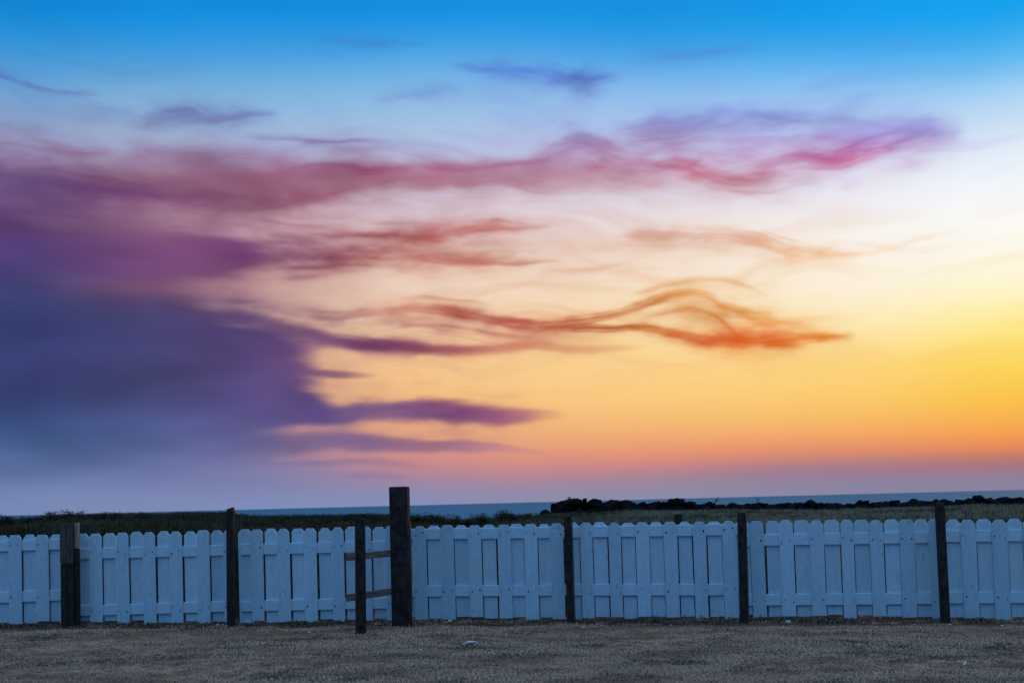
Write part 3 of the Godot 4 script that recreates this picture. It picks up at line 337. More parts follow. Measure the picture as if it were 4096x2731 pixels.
func _ready() -> void:
	rng.seed = 20
	lawn_noise.seed = 3
	lawn_noise.frequency = 0.35
	dune_noise.seed = 11
	dune_noise.frequency = 0.16
	make_camera()
	make_air()
	make_materials()
	make_ground()
	make_sea()
	make_breakwater()
	make_fence()
	make_posts()
	make_shrubs()
	make_small_things()
	make_grass()


# ------------------------------------------------------------------ camera, sky, sun
func make_camera() -> void:
	var c := Camera3D.new()
	c.name = "camera"
	c.near = 0.1
	c.far = 60000.0
	c.projection = Camera3D.PROJECTION_FRUSTUM          # a lens shifted upwards, nearly level
	c.size = 0.1 * 2731.0 / 3934.0
	c.frustum_offset = Vector2(0, 0.1 * 515.0 / 3934.0)
	add_child(c)
	c.transform = Transform3D(Basis(Vector3.RIGHT, deg_to_rad(1.9)) * Basis(Vector3.BACK, deg_to_rad(-1.45)), Vector3(0, EYE, 0))
	c.current = true


func make_air() -> void:
	var e := Environment.new()
	e.background_mode = Environment.BG_SKY
	e.tonemap_mode = Environment.TONE_MAPPER_LINEAR
	e.tonemap_exposure = 1.0
	e.sdfgi_enabled = true
	e.ssao_enabled = true
	e.ssil_enabled = true
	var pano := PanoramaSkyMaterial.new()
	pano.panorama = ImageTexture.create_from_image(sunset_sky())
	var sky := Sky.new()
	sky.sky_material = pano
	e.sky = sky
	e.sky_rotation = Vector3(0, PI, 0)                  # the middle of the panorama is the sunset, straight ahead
	var w := WorldEnvironment.new()
	w.name = "air"
	w.environment = e
	add_child(w)
	var sun := DirectionalLight3D.new()
	sun.name = "sun"
	sun.light_color = Color(1.0, 0.72, 0.42)
	sun.light_energy = 0.15
	sun.light_angular_distance = 10.0
	sun.shadow_enabled = true
	add_child(sun)
	var a := deg_to_rad(SUN_AZIMUTH)
	var h := deg_to_rad(SUN_HEIGHT)
	sun.look_at_from_position(Vector3(sin(a) * cos(h), sin(h), -cos(a) * cos(h)) * 10.0, Vector3.ZERO)


func picture_of(rows: Array, skip: int) -> Image:
	var n: int = (rows[0].size() - skip) / 3
	var im := Image.create(n, rows.size(), false, Image.FORMAT_RGBF)
	for j in rows.size():
		for i in n:
			im.set_pixel(i, j, Color(rows[j][skip + i * 3] / 255.0, rows[j][skip + i * 3 + 1] / 255.0, rows[j][skip + i * 3 + 2] / 255.0))
	return im


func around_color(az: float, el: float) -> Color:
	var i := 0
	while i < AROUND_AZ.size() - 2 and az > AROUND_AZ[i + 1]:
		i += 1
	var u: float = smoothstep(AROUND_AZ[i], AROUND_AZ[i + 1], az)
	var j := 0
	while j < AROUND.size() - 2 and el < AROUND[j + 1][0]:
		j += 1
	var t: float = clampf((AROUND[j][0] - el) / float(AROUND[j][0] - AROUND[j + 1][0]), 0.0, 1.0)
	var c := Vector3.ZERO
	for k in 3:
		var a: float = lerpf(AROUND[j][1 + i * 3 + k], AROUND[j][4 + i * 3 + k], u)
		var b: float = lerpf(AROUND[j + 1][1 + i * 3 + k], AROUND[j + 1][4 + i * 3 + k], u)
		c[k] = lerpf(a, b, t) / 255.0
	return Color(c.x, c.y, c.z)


func sunset_sky() -> Image:
	const SIDE := 4096
	# all round: a coarse picture of the air, one pixel a degree and a half
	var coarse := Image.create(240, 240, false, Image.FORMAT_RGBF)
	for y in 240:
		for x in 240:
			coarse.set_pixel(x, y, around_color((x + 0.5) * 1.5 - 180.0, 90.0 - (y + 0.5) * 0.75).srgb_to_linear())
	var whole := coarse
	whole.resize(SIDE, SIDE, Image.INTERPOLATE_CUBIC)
	whole.convert(Image.FORMAT_RGBF)
	# the sunset quarter, worked out finely in azimuth and elevation
	var per_az := SIDE / 360.0
	var per_el := SIDE / 180.0
	var x0 := int(floor((180.0 - 36.0) * per_az))
	var x1 := int(ceil((180.0 + 36.0) * per_az))
	var y0 := int(floor((90.0 - 34.0) * per_el))
	var y1 := int(ceil(90.0 * per_el))
	var w := x1 - x0
	var h := y1 - y0
	var clear := picture_of(CLEAR_SKY, 0)
	var tone := picture_of(CLOUD_TONE, 0)
	clear.resize(w, h, Image.INTERPOLATE_CUBIC)
	tone.resize(w, h, Image.INTERPOLATE_CUBIC)
	var ca := clear.get_data().to_float32_array()
	var cb := tone.get_data().to_float32_array()
	var dens := PackedFloat32Array()
	dens.resize(w * h)
	var bend := FastNoiseLite.new()
	bend.seed = 5
	bend.frequency = 1.0
	bend.fractal_octaves = 2
	var fibre := FastNoiseLite.new()
	fibre.seed = 8
	fibre.frequency = 1.0
	fibre.fractal_octaves = 4
	# the dark bank of smoke on the left
	for y in h:
		var el := 90.0 - (y0 + y + 0.5) / per_el
		for x in w:
			var az := (x0 + x + 0.5) / per_az - 180.0
			if az > 2.0:
				break
			var wel := el + 0.35 * bend.get_noise_2d(az * 0.13, el * 0.3)
			var k := 0
			if wel < BANK_EDGE[0][0] or wel > BANK_EDGE[BANK_EDGE.size() - 1][0]:
				continue
			while k < BANK_EDGE.size() - 2 and wel > BANK_EDGE[k + 1][0]:
				k += 1
			var p: Array = BANK_EDGE[k]
			var q: Array = BANK_EDGE[k + 1]
			var t: float = smoothstep(0.0, 1.0, (wel - p[0]) / maxf(q[0] - p[0], 0.001))
			var rim: float = lerpf(p[1], q[1], t) + 1.2 * bend.get_noise_2d(az * 0.08 + 40.0, el * 0.5) + 0.5 * fibre.get_noise_2d(az * 0.12, el * 1.2)
			var soft: float = lerpf(p[2], q[2], t)
			var d: float = lerpf(p[3], q[3], t) * smoothstep(rim + soft, rim - soft, az)
			dens[y * w + x] = d
	# the streaks, each a curve of points (azimuth, elevation, half width, density): a soft halo, the streak itself, and thin strands beside it
	var r := RandomNumberGenerator.new()
	r.seed = 9
	var frame := {"w": w, "h": h, "x0": x0, "y0": y0, "per_az": per_az, "per_el": per_el, "bend": bend, "fibre": fibre}
	for s in CLOUD_STREAKS:
		dens = streak(dens, frame, s, 0.0, 2.3, 0.3 if s[0] < 2.5 else 0.16, s[1] * 7.31, 0.0, 1.0)
		dens = streak(dens, frame, s, 0.0, 1.0, 0.92, s[1] * 7.31, 0.0, 1.0)
		for k in (5 if s[0] < 2.5 else 0):
			var a := r.randf_range(0.0, 0.6)
			dens = streak(dens, frame, s, r.randf_range(-1.7, 1.7) if s[0] < 2.5 else r.randf_range(-1.2, 1.2), r.randf_range(0.12, 0.3), r.randf_range(0.2, 0.6), s[1] * 7.31 + k * 1.9 + 1.0, a, a + r.randf_range(0.25, 0.6))
	# lay the smoke over the clear air
	var out := PackedFloat32Array()
	out.resize(w * h * 3)
	for y in h:
		var el := 90.0 - (y0 + y + 0.5) / per_el
		for x in w:
			var az := (x0 + x + 0.5) / per_az - 180.0
			var at := y * w + x
			var veil := 0.26 * maxf(0.0, fibre.get_noise_2d(az * 0.07 + 90.0, el * 0.55 + 0.9 * bend.get_noise_2d(az * 0.06, el * 0.12))) * smoothstep(4.0, 11.0, el) * smoothstep(29.0, 22.0, el)
			var d := 1.0 - (1.0 - dens[at]) * (1.0 - veil)
			var mottled := 1.0 + 0.13 * bend.get_noise_2d(az * 0.1, el * 0.32 + 20.0) * dens[at]
			for k in 3:
				var v: float = lerpf(ca[at * 3 + k], cb[at * 3 + k], d) * mottled
				v = clampf(v, 0.0, 1.02)
				out[at * 3 + k] = v / 12.92 if v < 0.04045 else pow((v + 0.055) / 1.055, 2.4)
	# join it to the air around it
	for y in h:
		var el := 90.0 - (y0 + y + 0.5) / per_el
		for x in w:
			var az := (x0 + x + 0.5) / per_az - 180.0
			var inside: float = smoothstep(36.0, 29.5, absf(az)) * smoothstep(34.0, 29.5, el)
			if inside < 1.0:
				var o := whole.get_pixel(x0 + x, y0 + y)
				var at := (y * w + x) * 3
				out[at] = lerpf(o.r, out[at], inside)
				out[at + 1] = lerpf(o.g, out[at + 1], inside)
				out[at + 2] = lerpf(o.b, out[at + 2], inside)
	whole.blit_rect(Image.create_from_data(w, h, false, Image.FORMAT_RGBF, out.to_byte_array()), Rect2i(0, 0, w, h), Vector2i(x0, y0))
	return whole


# one strand of smoke along a curve: aside is its offset and thin its width, both in half widths of the curve; from and upto are shares of its length
func streak(dens: PackedFloat32Array, frame: Dictionary, s: Array, aside: float, thin: float, strength: float, seed_at: float, from: float, upto: float) -> PackedFloat32Array:
	var w: int = frame.w
	var h: int = frame.h
	var x0: int = frame.x0
	var y0: int = frame.y0
	var per_az: float = frame.per_az
	var per_el: float = frame.per_el
	var bend: FastNoiseLite = frame.bend
	var fibre: FastNoiseLite = frame.fibre
	var power: float = s[0]
	if thin < 0.9 or thin > 1.1:
		power = 2.0
	var n := int((s.size() - 2) / 4)
	var az_a: float = lerpf(s[2], s[2 + (n - 1) * 4], from)
	var az_b: float = lerpf(s[2], s[2 + (n - 1) * 4], minf(upto, 1.0))
	var k := 0
	for x in range(maxi(0, int((az_a + 180.0) * per_az) - x0), mini(w - 1, int((az_b + 180.0) * per_az) - x0) + 1):
		var az := (x0 + x + 0.5) / per_az - 180.0
		while k < n - 2 and az > s[2 + (k + 1) * 4]:
			k += 1
		var a := 2 + k * 4
		var b := a + 4
		var pa := a - 4 if k > 0 else a
		var pb := b + 4 if k < n - 2 else b
		var t: float = clampf((az - s[a]) / maxf(s[b] - s[a], 0.001), 0.0, 1.0)
		var mid: float = cubic_interpolate(s[a + 1], s[b + 1], s[pa + 1], s[pb + 1], t)
		var full: float = lerpf(s[a + 2], s[b + 2], t)
		var amount: float = lerpf(s[a + 3], s[b + 3], t) * strength
		if az_a > -26.0:
			amount *= smoothstep(az_a, az_a + 1.8, az)
		if upto < 1.0:
			amount *= smoothstep(az_b, az_b - 2.5, az)
		mid += full * (aside + 0.4 * bend.get_noise_2d(az * 0.13, s[1] * 7.31))
		if aside != 0.0:
			mid += full * 0.9 * bend.get_noise_2d(az * 0.11, seed_at)
		var half := full * thin * (1.12 + 0.35 * bend.get_noise_2d(az * 0.15, seed_at + 3.0))
		half = maxf(half, 0.045)
		var reach := half * (3.3 if power < 2.5 else 2.2)
		var sway := (0.75 * half + 0.05) if power < 2.5 else 0.3 * half
		var ya := clampi(int((90.0 - mid - reach) * per_el) - y0, 0, h - 1)
		var yb := clampi(int((90.0 - mid + reach) * per_el) - y0, 0, h - 1)
		for y in range(ya, yb + 1):
			var el := 90.0 - (y0 + y + 0.5) / per_el
			var off := absf(el - mid + sway * fibre.get_noise_2d(az * 0.3 + s[1] * 7.31, el * 0.75)) / half
			if power < 2.5:
				off += 0.5 * fibre.get_noise_2d(az * 0.09 + seed_at, (el - mid) * 1.6) * minf(off, 1.0)
			var d: float = amount * exp(-pow(maxf(off, 0.0), power))
			if power < 2.5:
				d *= clampf(0.92 + 0.45 * fibre.get_noise_2d(az * 0.07 + seed_at, (el - mid) * 1.7) + 0.75 * fibre.get_noise_2d(az * 0.2 + 50.0, el * 0.6), 0.1, 1.3)
			else:
				d *= 0.97 + 0.2 * fibre.get_noise_2d(az * 0.15 + 50.0, el * 0.5)
			var at := y * w + x
			dens[at] = 1.0 - (1.0 - dens[at]) * (1.0 - clampf(d, 0.0, 1.0))
	return dens


# ------------------------------------------------------------------ helpers
func numbered(called: String) -> String:
	taken[called] = taken.get(called, -1) + 1
	return called if taken[called] == 0 else "%s_%03d" % [called, taken[called]]


func tag(o: Node, label: String, category: String, group := "") -> void:
	o.set_meta("label", label)
	o.set_meta("category", category)
	if group:
		o.set_meta("group", group)


func thing(called: String, label: String, category: String, at: Vector3, turn := 0.0, group := "") -> Node3D:
	var o := Node3D.new()
	o.name = numbered(called)
	add_child(o)
	o.position = at
	o.rotation.y = turn
	tag(o, label, category, group)
	return o


func part(called: String, mesh: Mesh, m: Material, parent: Node) -> MeshInstance3D:
	var o := MeshInstance3D.new()
	o.name = numbered(called) if parent == self else called
	o.mesh = mesh
	o.material_override = m
	parent.add_child(o, true)
	return o


func begin() -> SurfaceTool:
	var st := SurfaceTool.new()
	st.begin(Mesh.PRIMITIVE_TRIANGLES)
	return st


# a flat face given by its corners, turned outwards from the point inside
func face(st: SurfaceTool, pts: Array, inside: Vector3, uvs: Array = []) -> void:
	var n: Vector3 = (pts[2] - pts[0]).cross(pts[1] - pts[0])
	if n.length_squared() < 1e-16:
		n = Vector3.UP
	n = n.normalized()
	var mid := Vector3.ZERO
	for p in pts:
		mid += p
	mid /= pts.size()
	var turned := n.dot(mid - inside) < 0.0
	if turned:
		n = -n
	for i in range(1, pts.size() - 1):
		for k in ([0, i + 1, i] if turned else [0, i, i + 1]):
			st.set_normal(n)
			st.set_uv(uvs[k] if uvs else Vector2.ZERO)
			st.add_vertex(pts[k])


# a board: an outline in x and y, thickness from z0 to z1, with a small bevel on the front edge
func board(st: SurfaceTool, outline: Array, z0: float, z1: float, bevel: float, uv: Callable) -> void:
	var c := Vector3.ZERO
	for p in outline:
		c += Vector3(p.x, p.y, 0)
	c /= outline.size()
	var inside := Vector3(c.x, c.y, (z0 + z1) / 2.0)
	var front := []
	var rim := []
	var back := []
	for p in outline:
		var inward: Vector2 = (Vector2(c.x, c.y) - p)
		inward = Vector2(signf(inward.x) * minf(bevel, absf(inward.x)), signf(inward.y) * minf(bevel, absf(inward.y)))
		front.append(Vector3(p.x + inward.x, p.y + inward.y, z1))
		rim.append(Vector3(p.x, p.y, z1 - bevel))
		back.append(Vector3(p.x, p.y, z0))
	var uvf := func(v): return uv.call(v)
	face(st, front, inside, front.map(uvf))
	face(st, back, inside, back.map(uvf))
	for i in outline.size():
		var j := (i + 1) % outline.size()
		var a := [rim[i], rim[j], front[j], front[i]]
		face(st, a, inside, a.map(uvf))
		var b := [back[i], back[j], rim[j], rim[i]]
		face(st, b, inside, b.map(uvf))


# a post or rail: a chamfered rectangular section swept from a to b
func beam(st: SurfaceTool, a: Vector3, b: Vector3, wide: Vector3, deep: Vector3, cut: float, along: float, taper := 1.0) -> void:
	var ring := func(at: Vector3, k: float) -> Array:
		var o := []
		var hw := wide.length() / 2.0 * k
		var hd := deep.length() / 2.0 * k
		var u := wide.normalized()
		var v := deep.normalized()
		for q in [[-hw + cut, -hd], [hw - cut, -hd], [hw, -hd + cut], [hw, hd - cut], [hw - cut, hd], [-hw + cut, hd], [-hw, hd - cut], [-hw, -hd + cut]]:
			o.append(at + u * q[0] + v * q[1])
		return o
	var axis := (b - a).normalized()
	var r0: Array = ring.call(a, 1.0)
	var r1: Array = ring.call(b - axis * cut, taper)
	var r2: Array = []
	for p in r1:
		r2.append(b + (p - (b - axis * cut)) * (1.0 - cut / maxf(wide.length(), deep.length()) * 2.0))
	var inside := (a + b) / 2.0
	var girth := 2.0 * (wide.length() + deep.length())
	var us := [0.0]
	for i in 8:
		us.append(us[i] + r0[i].distance_to(r0[(i + 1) % 8]) / girth)
	var length := a.distance_to(b)
	for i in 8:
		var j := (i + 1) % 8
		face(st, [r0[i], r0[j], r1[j], r1[i]], inside, [Vector2(us[i], 0) + Vector2(along, along), Vector2(us[i + 1], 0) + Vector2(along, along), Vector2(us[i + 1], length) + Vector2(along, along), Vector2(us[i], length) + Vector2(along, along)])
		face(st, [r1[i], r1[j], r2[j], r2[i]], inside, [Vector2(us[i], length), Vector2(us[i + 1], length), Vector2(us[i + 1], length + 0.02), Vector2(us[i], length + 0.02)])
	var flat := func(p): return Vector2((p - inside).dot(wide.normalized()), (p - inside).dot(deep.normalized())) * 0.8
	face(st, r2, inside, r2.map(flat))
	face(st, r0, inside, r0.map(flat))


func tube(st: SurfaceTool, path: Array, radii: Array, sides: int) -> void:
	var rings := []
	for i in path.size():
		var d: Vector3 = (path[mini(i + 1, path.size() - 1)] - path[maxi(i - 1, 0)]).normalized()
		var u := d.cross(Vector3(0.31, 0.2, 0.93)).normalized()
		var v := d.cross(u)
		var ring := []
		for k in sides:
			var t := TAU * k / sides
			ring.append(path[i] + (u * cos(t) + v * sin(t)) * radii[i])
		rings.append(ring)
	for i in path.size() - 1:
		var mid: Vector3 = (path[i] + path[i + 1]) / 2.0
		for k in sides:
			var l := (k + 1) % sides
			face(st, [rings[i][k], rings[i][l], rings[i + 1][l], rings[i + 1][k]], mid, [Vector2(float(k) / sides, i), Vector2(float(k + 1) / sides, i), Vector2(float(k + 1) / sides, i + 1), Vector2(float(k) / sides, i + 1)])
	face(st, rings[0], path[1])
	face(st, rings[path.size() - 1], path[path.size() - 2])


# ------------------------------------------------------------------ materials
func plain(called: String, linear: Color, rough := 0.9) -> StandardMaterial3D:
	var m := StandardMaterial3D.new()
	m.resource_name = called
	m.albedo_color = linear.linear_to_srgb()
	m.roughness = rough
	m.metallic_specular = 0.3
	mats[called] = m
	return m


func noise_picture(w: int, h: int, seed_at: int, freq: float, octaves: int, stretch := 1) -> PackedByteArray:
	var n := FastNoiseLite.new()
	n.seed = seed_at
	n.frequency = freq
	n.fractal_octaves = octaves
	var im := n.get_seamless_image(w, h / stretch if stretch > 0 else h, false, false, 0.12, false)
	if stretch > 1:
		im.resize(w, h, Image.INTERPOLATE_CUBIC)
	im.convert(Image.FORMAT_L8)
	return im.get_data()


# wood: grain runs along v; returns [colour picture, relief picture]
func wood_pictures(w: int, h: int, seed_at: int, dark: Color, light: Color, grain: float, cracks: float, wear: float, dirt: Color) -> Array:
	var fine := noise_picture(w, h, seed_at, 0.12, 3, 16)
	var coarse := noise_picture(w, h, seed_at + 1, 0.03, 3, 8)
	var blot := noise_picture(w, h, seed_at + 2, 0.012, 4)
	var speck := noise_picture(w, h, seed_at + 3, 0.16, 2)
	var col := PackedByteArray()
	var rel := PackedByteArray()
	col.resize(w * h * 3)
	rel.resize(w * h)
	for i in w * h:
		var f := fine[i] / 255.0 - 0.5
		var c := coarse[i] / 255.0 - 0.5
		var b := blot[i] / 255.0 - 0.5
		var s := speck[i] / 255.0 - 0.5
		var t := clampf(0.5 + grain * (f * 1.3 + c) + b * 0.7, 0.0, 1.0)
		var crack := smoothstep(0.27, 0.36, f + 0.3 * c) * cracks
		var worn := smoothstep(0.2, 0.34, b * 0.8 + s * 0.45 + c * 0.3) * wear
		var k := dark.lerp(light, t).lerp(dirt, worn)
		k = k.lerp(dirt * 0.35, crack)
		k = k.linear_to_srgb()
		col[i * 3] = int(clampf(k.r, 0, 1) * 255.0)
		col[i * 3 + 1] = int(clampf(k.g, 0, 1) * 255.0)
		col[i * 3 + 2] = int(clampf(k.b, 0, 1) * 255.0)
		rel[i] = int(clampf(0.6 + 0.5 * f + 0.3 * c - 0.6 * crack - 0.12 * worn, 0.0, 1.0) * 255.0)
	return [ImageTexture.create_from_image(Image.create_from_data(w, h, false, Image.FORMAT_RGB8, col)), ImageTexture.create_from_image(Image.create_from_data(w, h, false, Image.FORMAT_L8, rel))]


func wooden(called: String, pictures: Array, tint: Color, relief: float, rough: float) -> StandardMaterial3D:
	var m := plain(called, tint, rough)
	m.albedo_texture = pictures[0]
	m.heightmap_enabled = true
	m.heightmap_texture = pictures[1]
	m.heightmap_scale = relief
	return m


func make_materials() -> void:
	var paint := wood_pictures(512, 1024, 40, Color(0.43, 0.63, 0.77), Color(0.56, 0.77, 0.9), 0.9, 0.5, 0.75, Color(0.3, 0.36, 0.4))
	var rail := wood_pictures(512, 1024, 60, Color(0.43, 0.63, 0.77), Color(0.59, 0.8, 0.92), 1.0, 0.95, 0.4, Color(0.3, 0.33, 0.36))
	for k in 4:
		wooden("white_paint_%d" % k, paint, [Color(1, 1, 1), Color(0.9, 0.91, 0.92), Color(0.95, 0.93, 0.92), Color(0.84, 0.86, 0.87)][k], 0.12, 0.75)
	wooden("rail_paint", rail, Color(1, 1, 1), 0.25, 0.75)
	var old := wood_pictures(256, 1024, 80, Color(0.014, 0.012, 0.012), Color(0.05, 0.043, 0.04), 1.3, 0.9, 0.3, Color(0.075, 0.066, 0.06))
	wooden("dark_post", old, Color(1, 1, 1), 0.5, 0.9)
	var grey := wood_pictures(256, 512, 90, Color(0.06, 0.05, 0.047), Color(0.15, 0.13, 0.12), 1.2, 0.9, 0.4, Color(0.12, 0.1, 0.09))
	wooden("brown_wood", grey, Color(0.8, 0.76, 0.74), 0.5, 0.9)
	wooden("grey_rail", grey, Color(1.5, 1.42, 1.4), 0.5, 0.9)
	wooden("bleached_wood", grey, Color(3.2, 3.1, 3.0), 0.5, 0.9)
	plain("rusty_nail", Color(0.012, 0.009, 0.009), 0.8)
	plain("white_stone", Color(0.55, 0.55, 0.56), 0.9)
	plain("feather_white", Color(0.75, 0.76, 0.78), 0.9)
	plain("paper_white", Color(0.8, 0.8, 0.8), 0.9)
	plain("gull_grey", Color(0.03, 0.03, 0.035), 0.9)
	plain("twig", Color(0.02, 0.016, 0.013), 0.95)
	plain("pink_tape", Color(0.45, 0.16, 0.3), 0.8)
	var rock := plain("basalt", Color(0.012, 0.012, 0.013), 0.95)
	rock.metallic_specular = 0.15
	rock.uv1_triplanar = true
	rock.uv1_scale = Vector3(1.3, 1.3, 1.3)
	var rb := noise_picture(256, 256, 7, 0.03, 5)
	rock.heightmap_enabled = true
	rock.heightmap_texture = ImageTexture.create_from_image(Image.create_from_data(256, 256, false, Image.FORMAT_L8, rb))
	rock.heightmap_scale = 6.0
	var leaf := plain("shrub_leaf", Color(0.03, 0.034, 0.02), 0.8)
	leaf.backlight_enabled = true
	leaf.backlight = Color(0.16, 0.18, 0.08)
	for called in ["lawn_blade", "dune_blade"]:
		var b := plain(called, Color(1, 1, 1), 0.85)
		b.vertex_color_use_as_albedo = true
		b.metallic_specular = 0.2
	# the ground: dry thatch, bare soil and small weeds
	var a := noise_picture(1024, 1024, 21, 0.05, 5)
	var s := noise_picture(1024, 1024, 22, 0.3, 2)
	var p := noise_picture(1024, 1024, 23, 0.012, 4)
	var col := PackedByteArray()
	col.resize(1024 * 1024 * 3)
	var soil := Color(0.55, 0.5, 0.46)
	var thatch := Color(1.0, 0.96, 0.9)
	var weed := Color(0.42, 0.46, 0.32)
	for i in 1024 * 1024:
		var t := clampf(0.5 + (a[i] / 255.0 - 0.5) * 1.5 + (s[i] / 255.0 - 0.5) * 1.3, 0.0, 1.0)
		var k := soil.lerp(thatch, t).lerp(weed, 0.7 * smoothstep(0.6, 0.75, p[i] / 255.0 + (s[i] / 255.0 - 0.5) * 0.3))
		k = k.linear_to_srgb()
		col[i * 3] = int(clampf(k.r, 0, 1) * 255.0)
		col[i * 3 + 1] = int(clampf(k.g, 0, 1) * 255.0)
		col[i * 3 + 2] = int(clampf(k.b, 0, 1) * 255.0)
	var g := plain("dry_ground", Color(1, 1, 1), 0.95)
	g.metallic_specular = 0.15
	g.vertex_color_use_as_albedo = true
	g.albedo_texture = ImageTexture.create_from_image(Image.create_from_data(1024, 1024, false, Image.FORMAT_RGB8, col))
	g.heightmap_enabled = true
	g.heightmap_texture = ImageTexture.create_from_image(Image.create_from_data(1024, 1024, false, Image.FORMAT_L8, a))
	g.heightmap_scale = 3.0
	# the sea: dark water, rough with wind waves
	var sea := plain("sea_water", Color(0.03, 0.19, 0.29), 0.65)
	sea.metallic_specular = 0.22
	var wn := FastNoiseLite.new()
	wn.seed = 33
	wn.frequency = 0.02
	wn.fractal_octaves = 5
	var wim := wn.get_seamless_image(512, 512, false, false, 0.12, true)
	wim.convert(Image.FORMAT_RGBA8)
	wim.bump_map_to_normal_map(9.0)
	var swell := noise_picture(512, 512, 34, 0.02, 5)
	var chop := noise_picture(512, 512, 35, 0.07, 4)
	var water := PackedByteArray()
	water.resize(512 * 512 * 3)
	for i in 512 * 512:
		var k := clampf(0.5 + (swell[i] / 255.0 - 0.5) * 1.6 + (chop[i] / 255.0 - 0.5) * 1.2, 0.0, 1.0)
		var wc := Color(0.02, 0.12, 0.2).lerp(Color(0.05, 0.27, 0.38), k).lerp(Color(0.5, 0.6, 0.64), 0.6 * smoothstep(0.68, 0.8, chop[i] / 255.0 * 0.6 + swell[i] / 255.0 * 0.4))
		wc = wc.linear_to_srgb()
		water[i * 3] = int(wc.r * 255.0)
		water[i * 3 + 1] = int(wc.g * 255.0)
		water[i * 3 + 2] = int(wc.b * 255.0)
	sea.albedo_color = Color(1, 1, 1)
	sea.albedo_texture = ImageTexture.create_from_image(Image.create_from_data(512, 512, false, Image.FORMAT_RGB8, water))
	sea.normal_enabled = true
	sea.normal_texture = ImageTexture.create_from_image(wim)
	sea.normal_scale = 1.6


# ------------------------------------------------------------------ ground and sea
func fence_depth(x: float) -> float:
	return 12.59 - 0.1047 * x


func lawn_height(x: float) -> float:
	const T := [[-12.0, -0.03], [-7.0, -0.012], [-6.0, 0.0], [-4.0, -0.025], [-1.5, -0.02], [0.6, -0.03], [2.9, -0.045], [5.1, -0.088], [6.2, -0.105], [12.0, -0.15]]
	for i in T.size() - 1:
		if x < T[i + 1][0]:
			return lerpf(T[i][1], T[i + 1][1], clampf((x - T[i][0]) / (T[i + 1][0] - T[i][0]), 0.0, 1.0))
	return T[T.size() - 1][1]


func crest_slope(x: float) -> float:
	var k := clampf(x / 46.0, CREST[0][0], CREST[CREST.size() - 1][0])
	for i in CREST.size() - 1:
		if k <= CREST[i + 1][0]:
			return lerpf(CREST[i][1], CREST[i + 1][1], (k - CREST[i][0]) / (CREST[i + 1][0] - CREST[i][0]))
	return CREST[CREST.size() - 1][1]


func ground_height(x: float, z: float) -> float:
	var lawn := lawn_height(x) + 0.018 * lawn_noise.get_noise_2d(x, z)
	var past := -z - fence_depth(x)
	if past < 0.8:
		return lawn
	var top: float = EYE + 46.0 * crest_slope(x * 46.0 / maxf(-z, 20.0))
	var rise := lerpf(lawn, top - 0.12, smoothstep(0.8, 10.0, past))
	rise = lerpf(rise, top, smoothstep(10.0, 33.0, past))
	rise += 0.14 * dune_noise.get_noise_2d(x, z) * smoothstep(1.0, 9.0, past) * smoothstep(34.0, 26.0, past)
	return lerpf(rise, -9.0, smoothstep(39.0, 66.0, past))


func make_ground() -> void:
	var xs := []
	var x := -170.0
	while x <= 170.0:
		xs.append(x)
		x += 0.16 if absf(x + 0.01) < 9.0 else (0.8 if absf(x) < 34.0 else 8.0)
	var zs := []
	var z := 60.0
	while z >= -90.0:
		zs.append(z)
		z -= 6.0 if z > -4.0 else (0.16 if z > -15.0 else 0.7)
	var cols := xs.size()
	var v := PackedVector3Array()
	var uv := PackedVector2Array()
	var c := PackedColorArray()
	var ix := PackedInt32Array()
	var wear := FastNoiseLite.new()
	wear.seed = 51
	wear.frequency = 0.5
	wear.fractal_octaves = 4
	for zz in zs:
		for xx in xs:
			v.append(Vector3(xx, ground_height(xx, zz), zz))
			uv.append(Vector2(xx, zz) / 3.7)
			var past: float = -zz - fence_depth(xx)
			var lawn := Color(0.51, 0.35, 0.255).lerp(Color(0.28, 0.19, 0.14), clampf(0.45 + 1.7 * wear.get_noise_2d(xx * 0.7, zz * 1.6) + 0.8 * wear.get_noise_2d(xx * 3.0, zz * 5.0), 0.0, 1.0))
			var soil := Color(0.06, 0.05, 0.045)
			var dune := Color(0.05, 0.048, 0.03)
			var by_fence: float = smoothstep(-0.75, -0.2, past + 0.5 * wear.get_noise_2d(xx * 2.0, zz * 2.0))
			c.append(lawn.lerp(soil, by_fence).lerp(Color(0.022, 0.02, 0.014).lerp(dune, smoothstep(5.0, 9.0, past)), smoothstep(0.1, 0.5, past)))  # ground just behind the fence painted darker, so its gaps read as shade
	for j in zs.size() - 1:
		for i in cols - 1:
			var a := j * cols + i
			ix.append_array([a, a + cols, a + 1, a + 1, a + cols, a + cols + 1])
	var arrays := []
	arrays.resize(Mesh.ARRAY_MAX)
	arrays[Mesh.ARRAY_VERTEX] = v
	arrays[Mesh.ARRAY_TEX_UV] = uv
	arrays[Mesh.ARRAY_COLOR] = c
	arrays[Mesh.ARRAY_INDEX] = ix
	var m := ArrayMesh.new()
	m.add_surface_from_arrays(Mesh.PRIMITIVE_TRIANGLES, arrays)
	var st := SurfaceTool.new()
	st.create_from(m, 0)
	st.generate_normals()
	part("ground", st.commit(), mats.dry_ground, self).set_meta("kind", "structure")


func make_sea() -> void:
	var st := begin()
	var y := -4.0
	var rows := [-45.0, -120.0, -300.0, -800.0, -2500.0, -8000.0, -30000.0]
	for i in rows.size() - 1:
		var a: float = rows[i]
		var b: float = rows[i + 1]
		var wa: float = 400.0 - a * 1.2
		var wb: float = 400.0 - b * 1.2
		var q := [Vector3(-wa, y, a), Vector3(wa, y, a), Vector3(wb, y, b), Vector3(-wb, y, b)]
		face(st, q, Vector3(0, -100, a), q.map(func(p): return Vector2(p.x / 60.0, p.z / 90.0)))
	st.generate_tangents()
	part("sea", st.commit(), mats.sea_water, self).set_meta("kind", "structure")


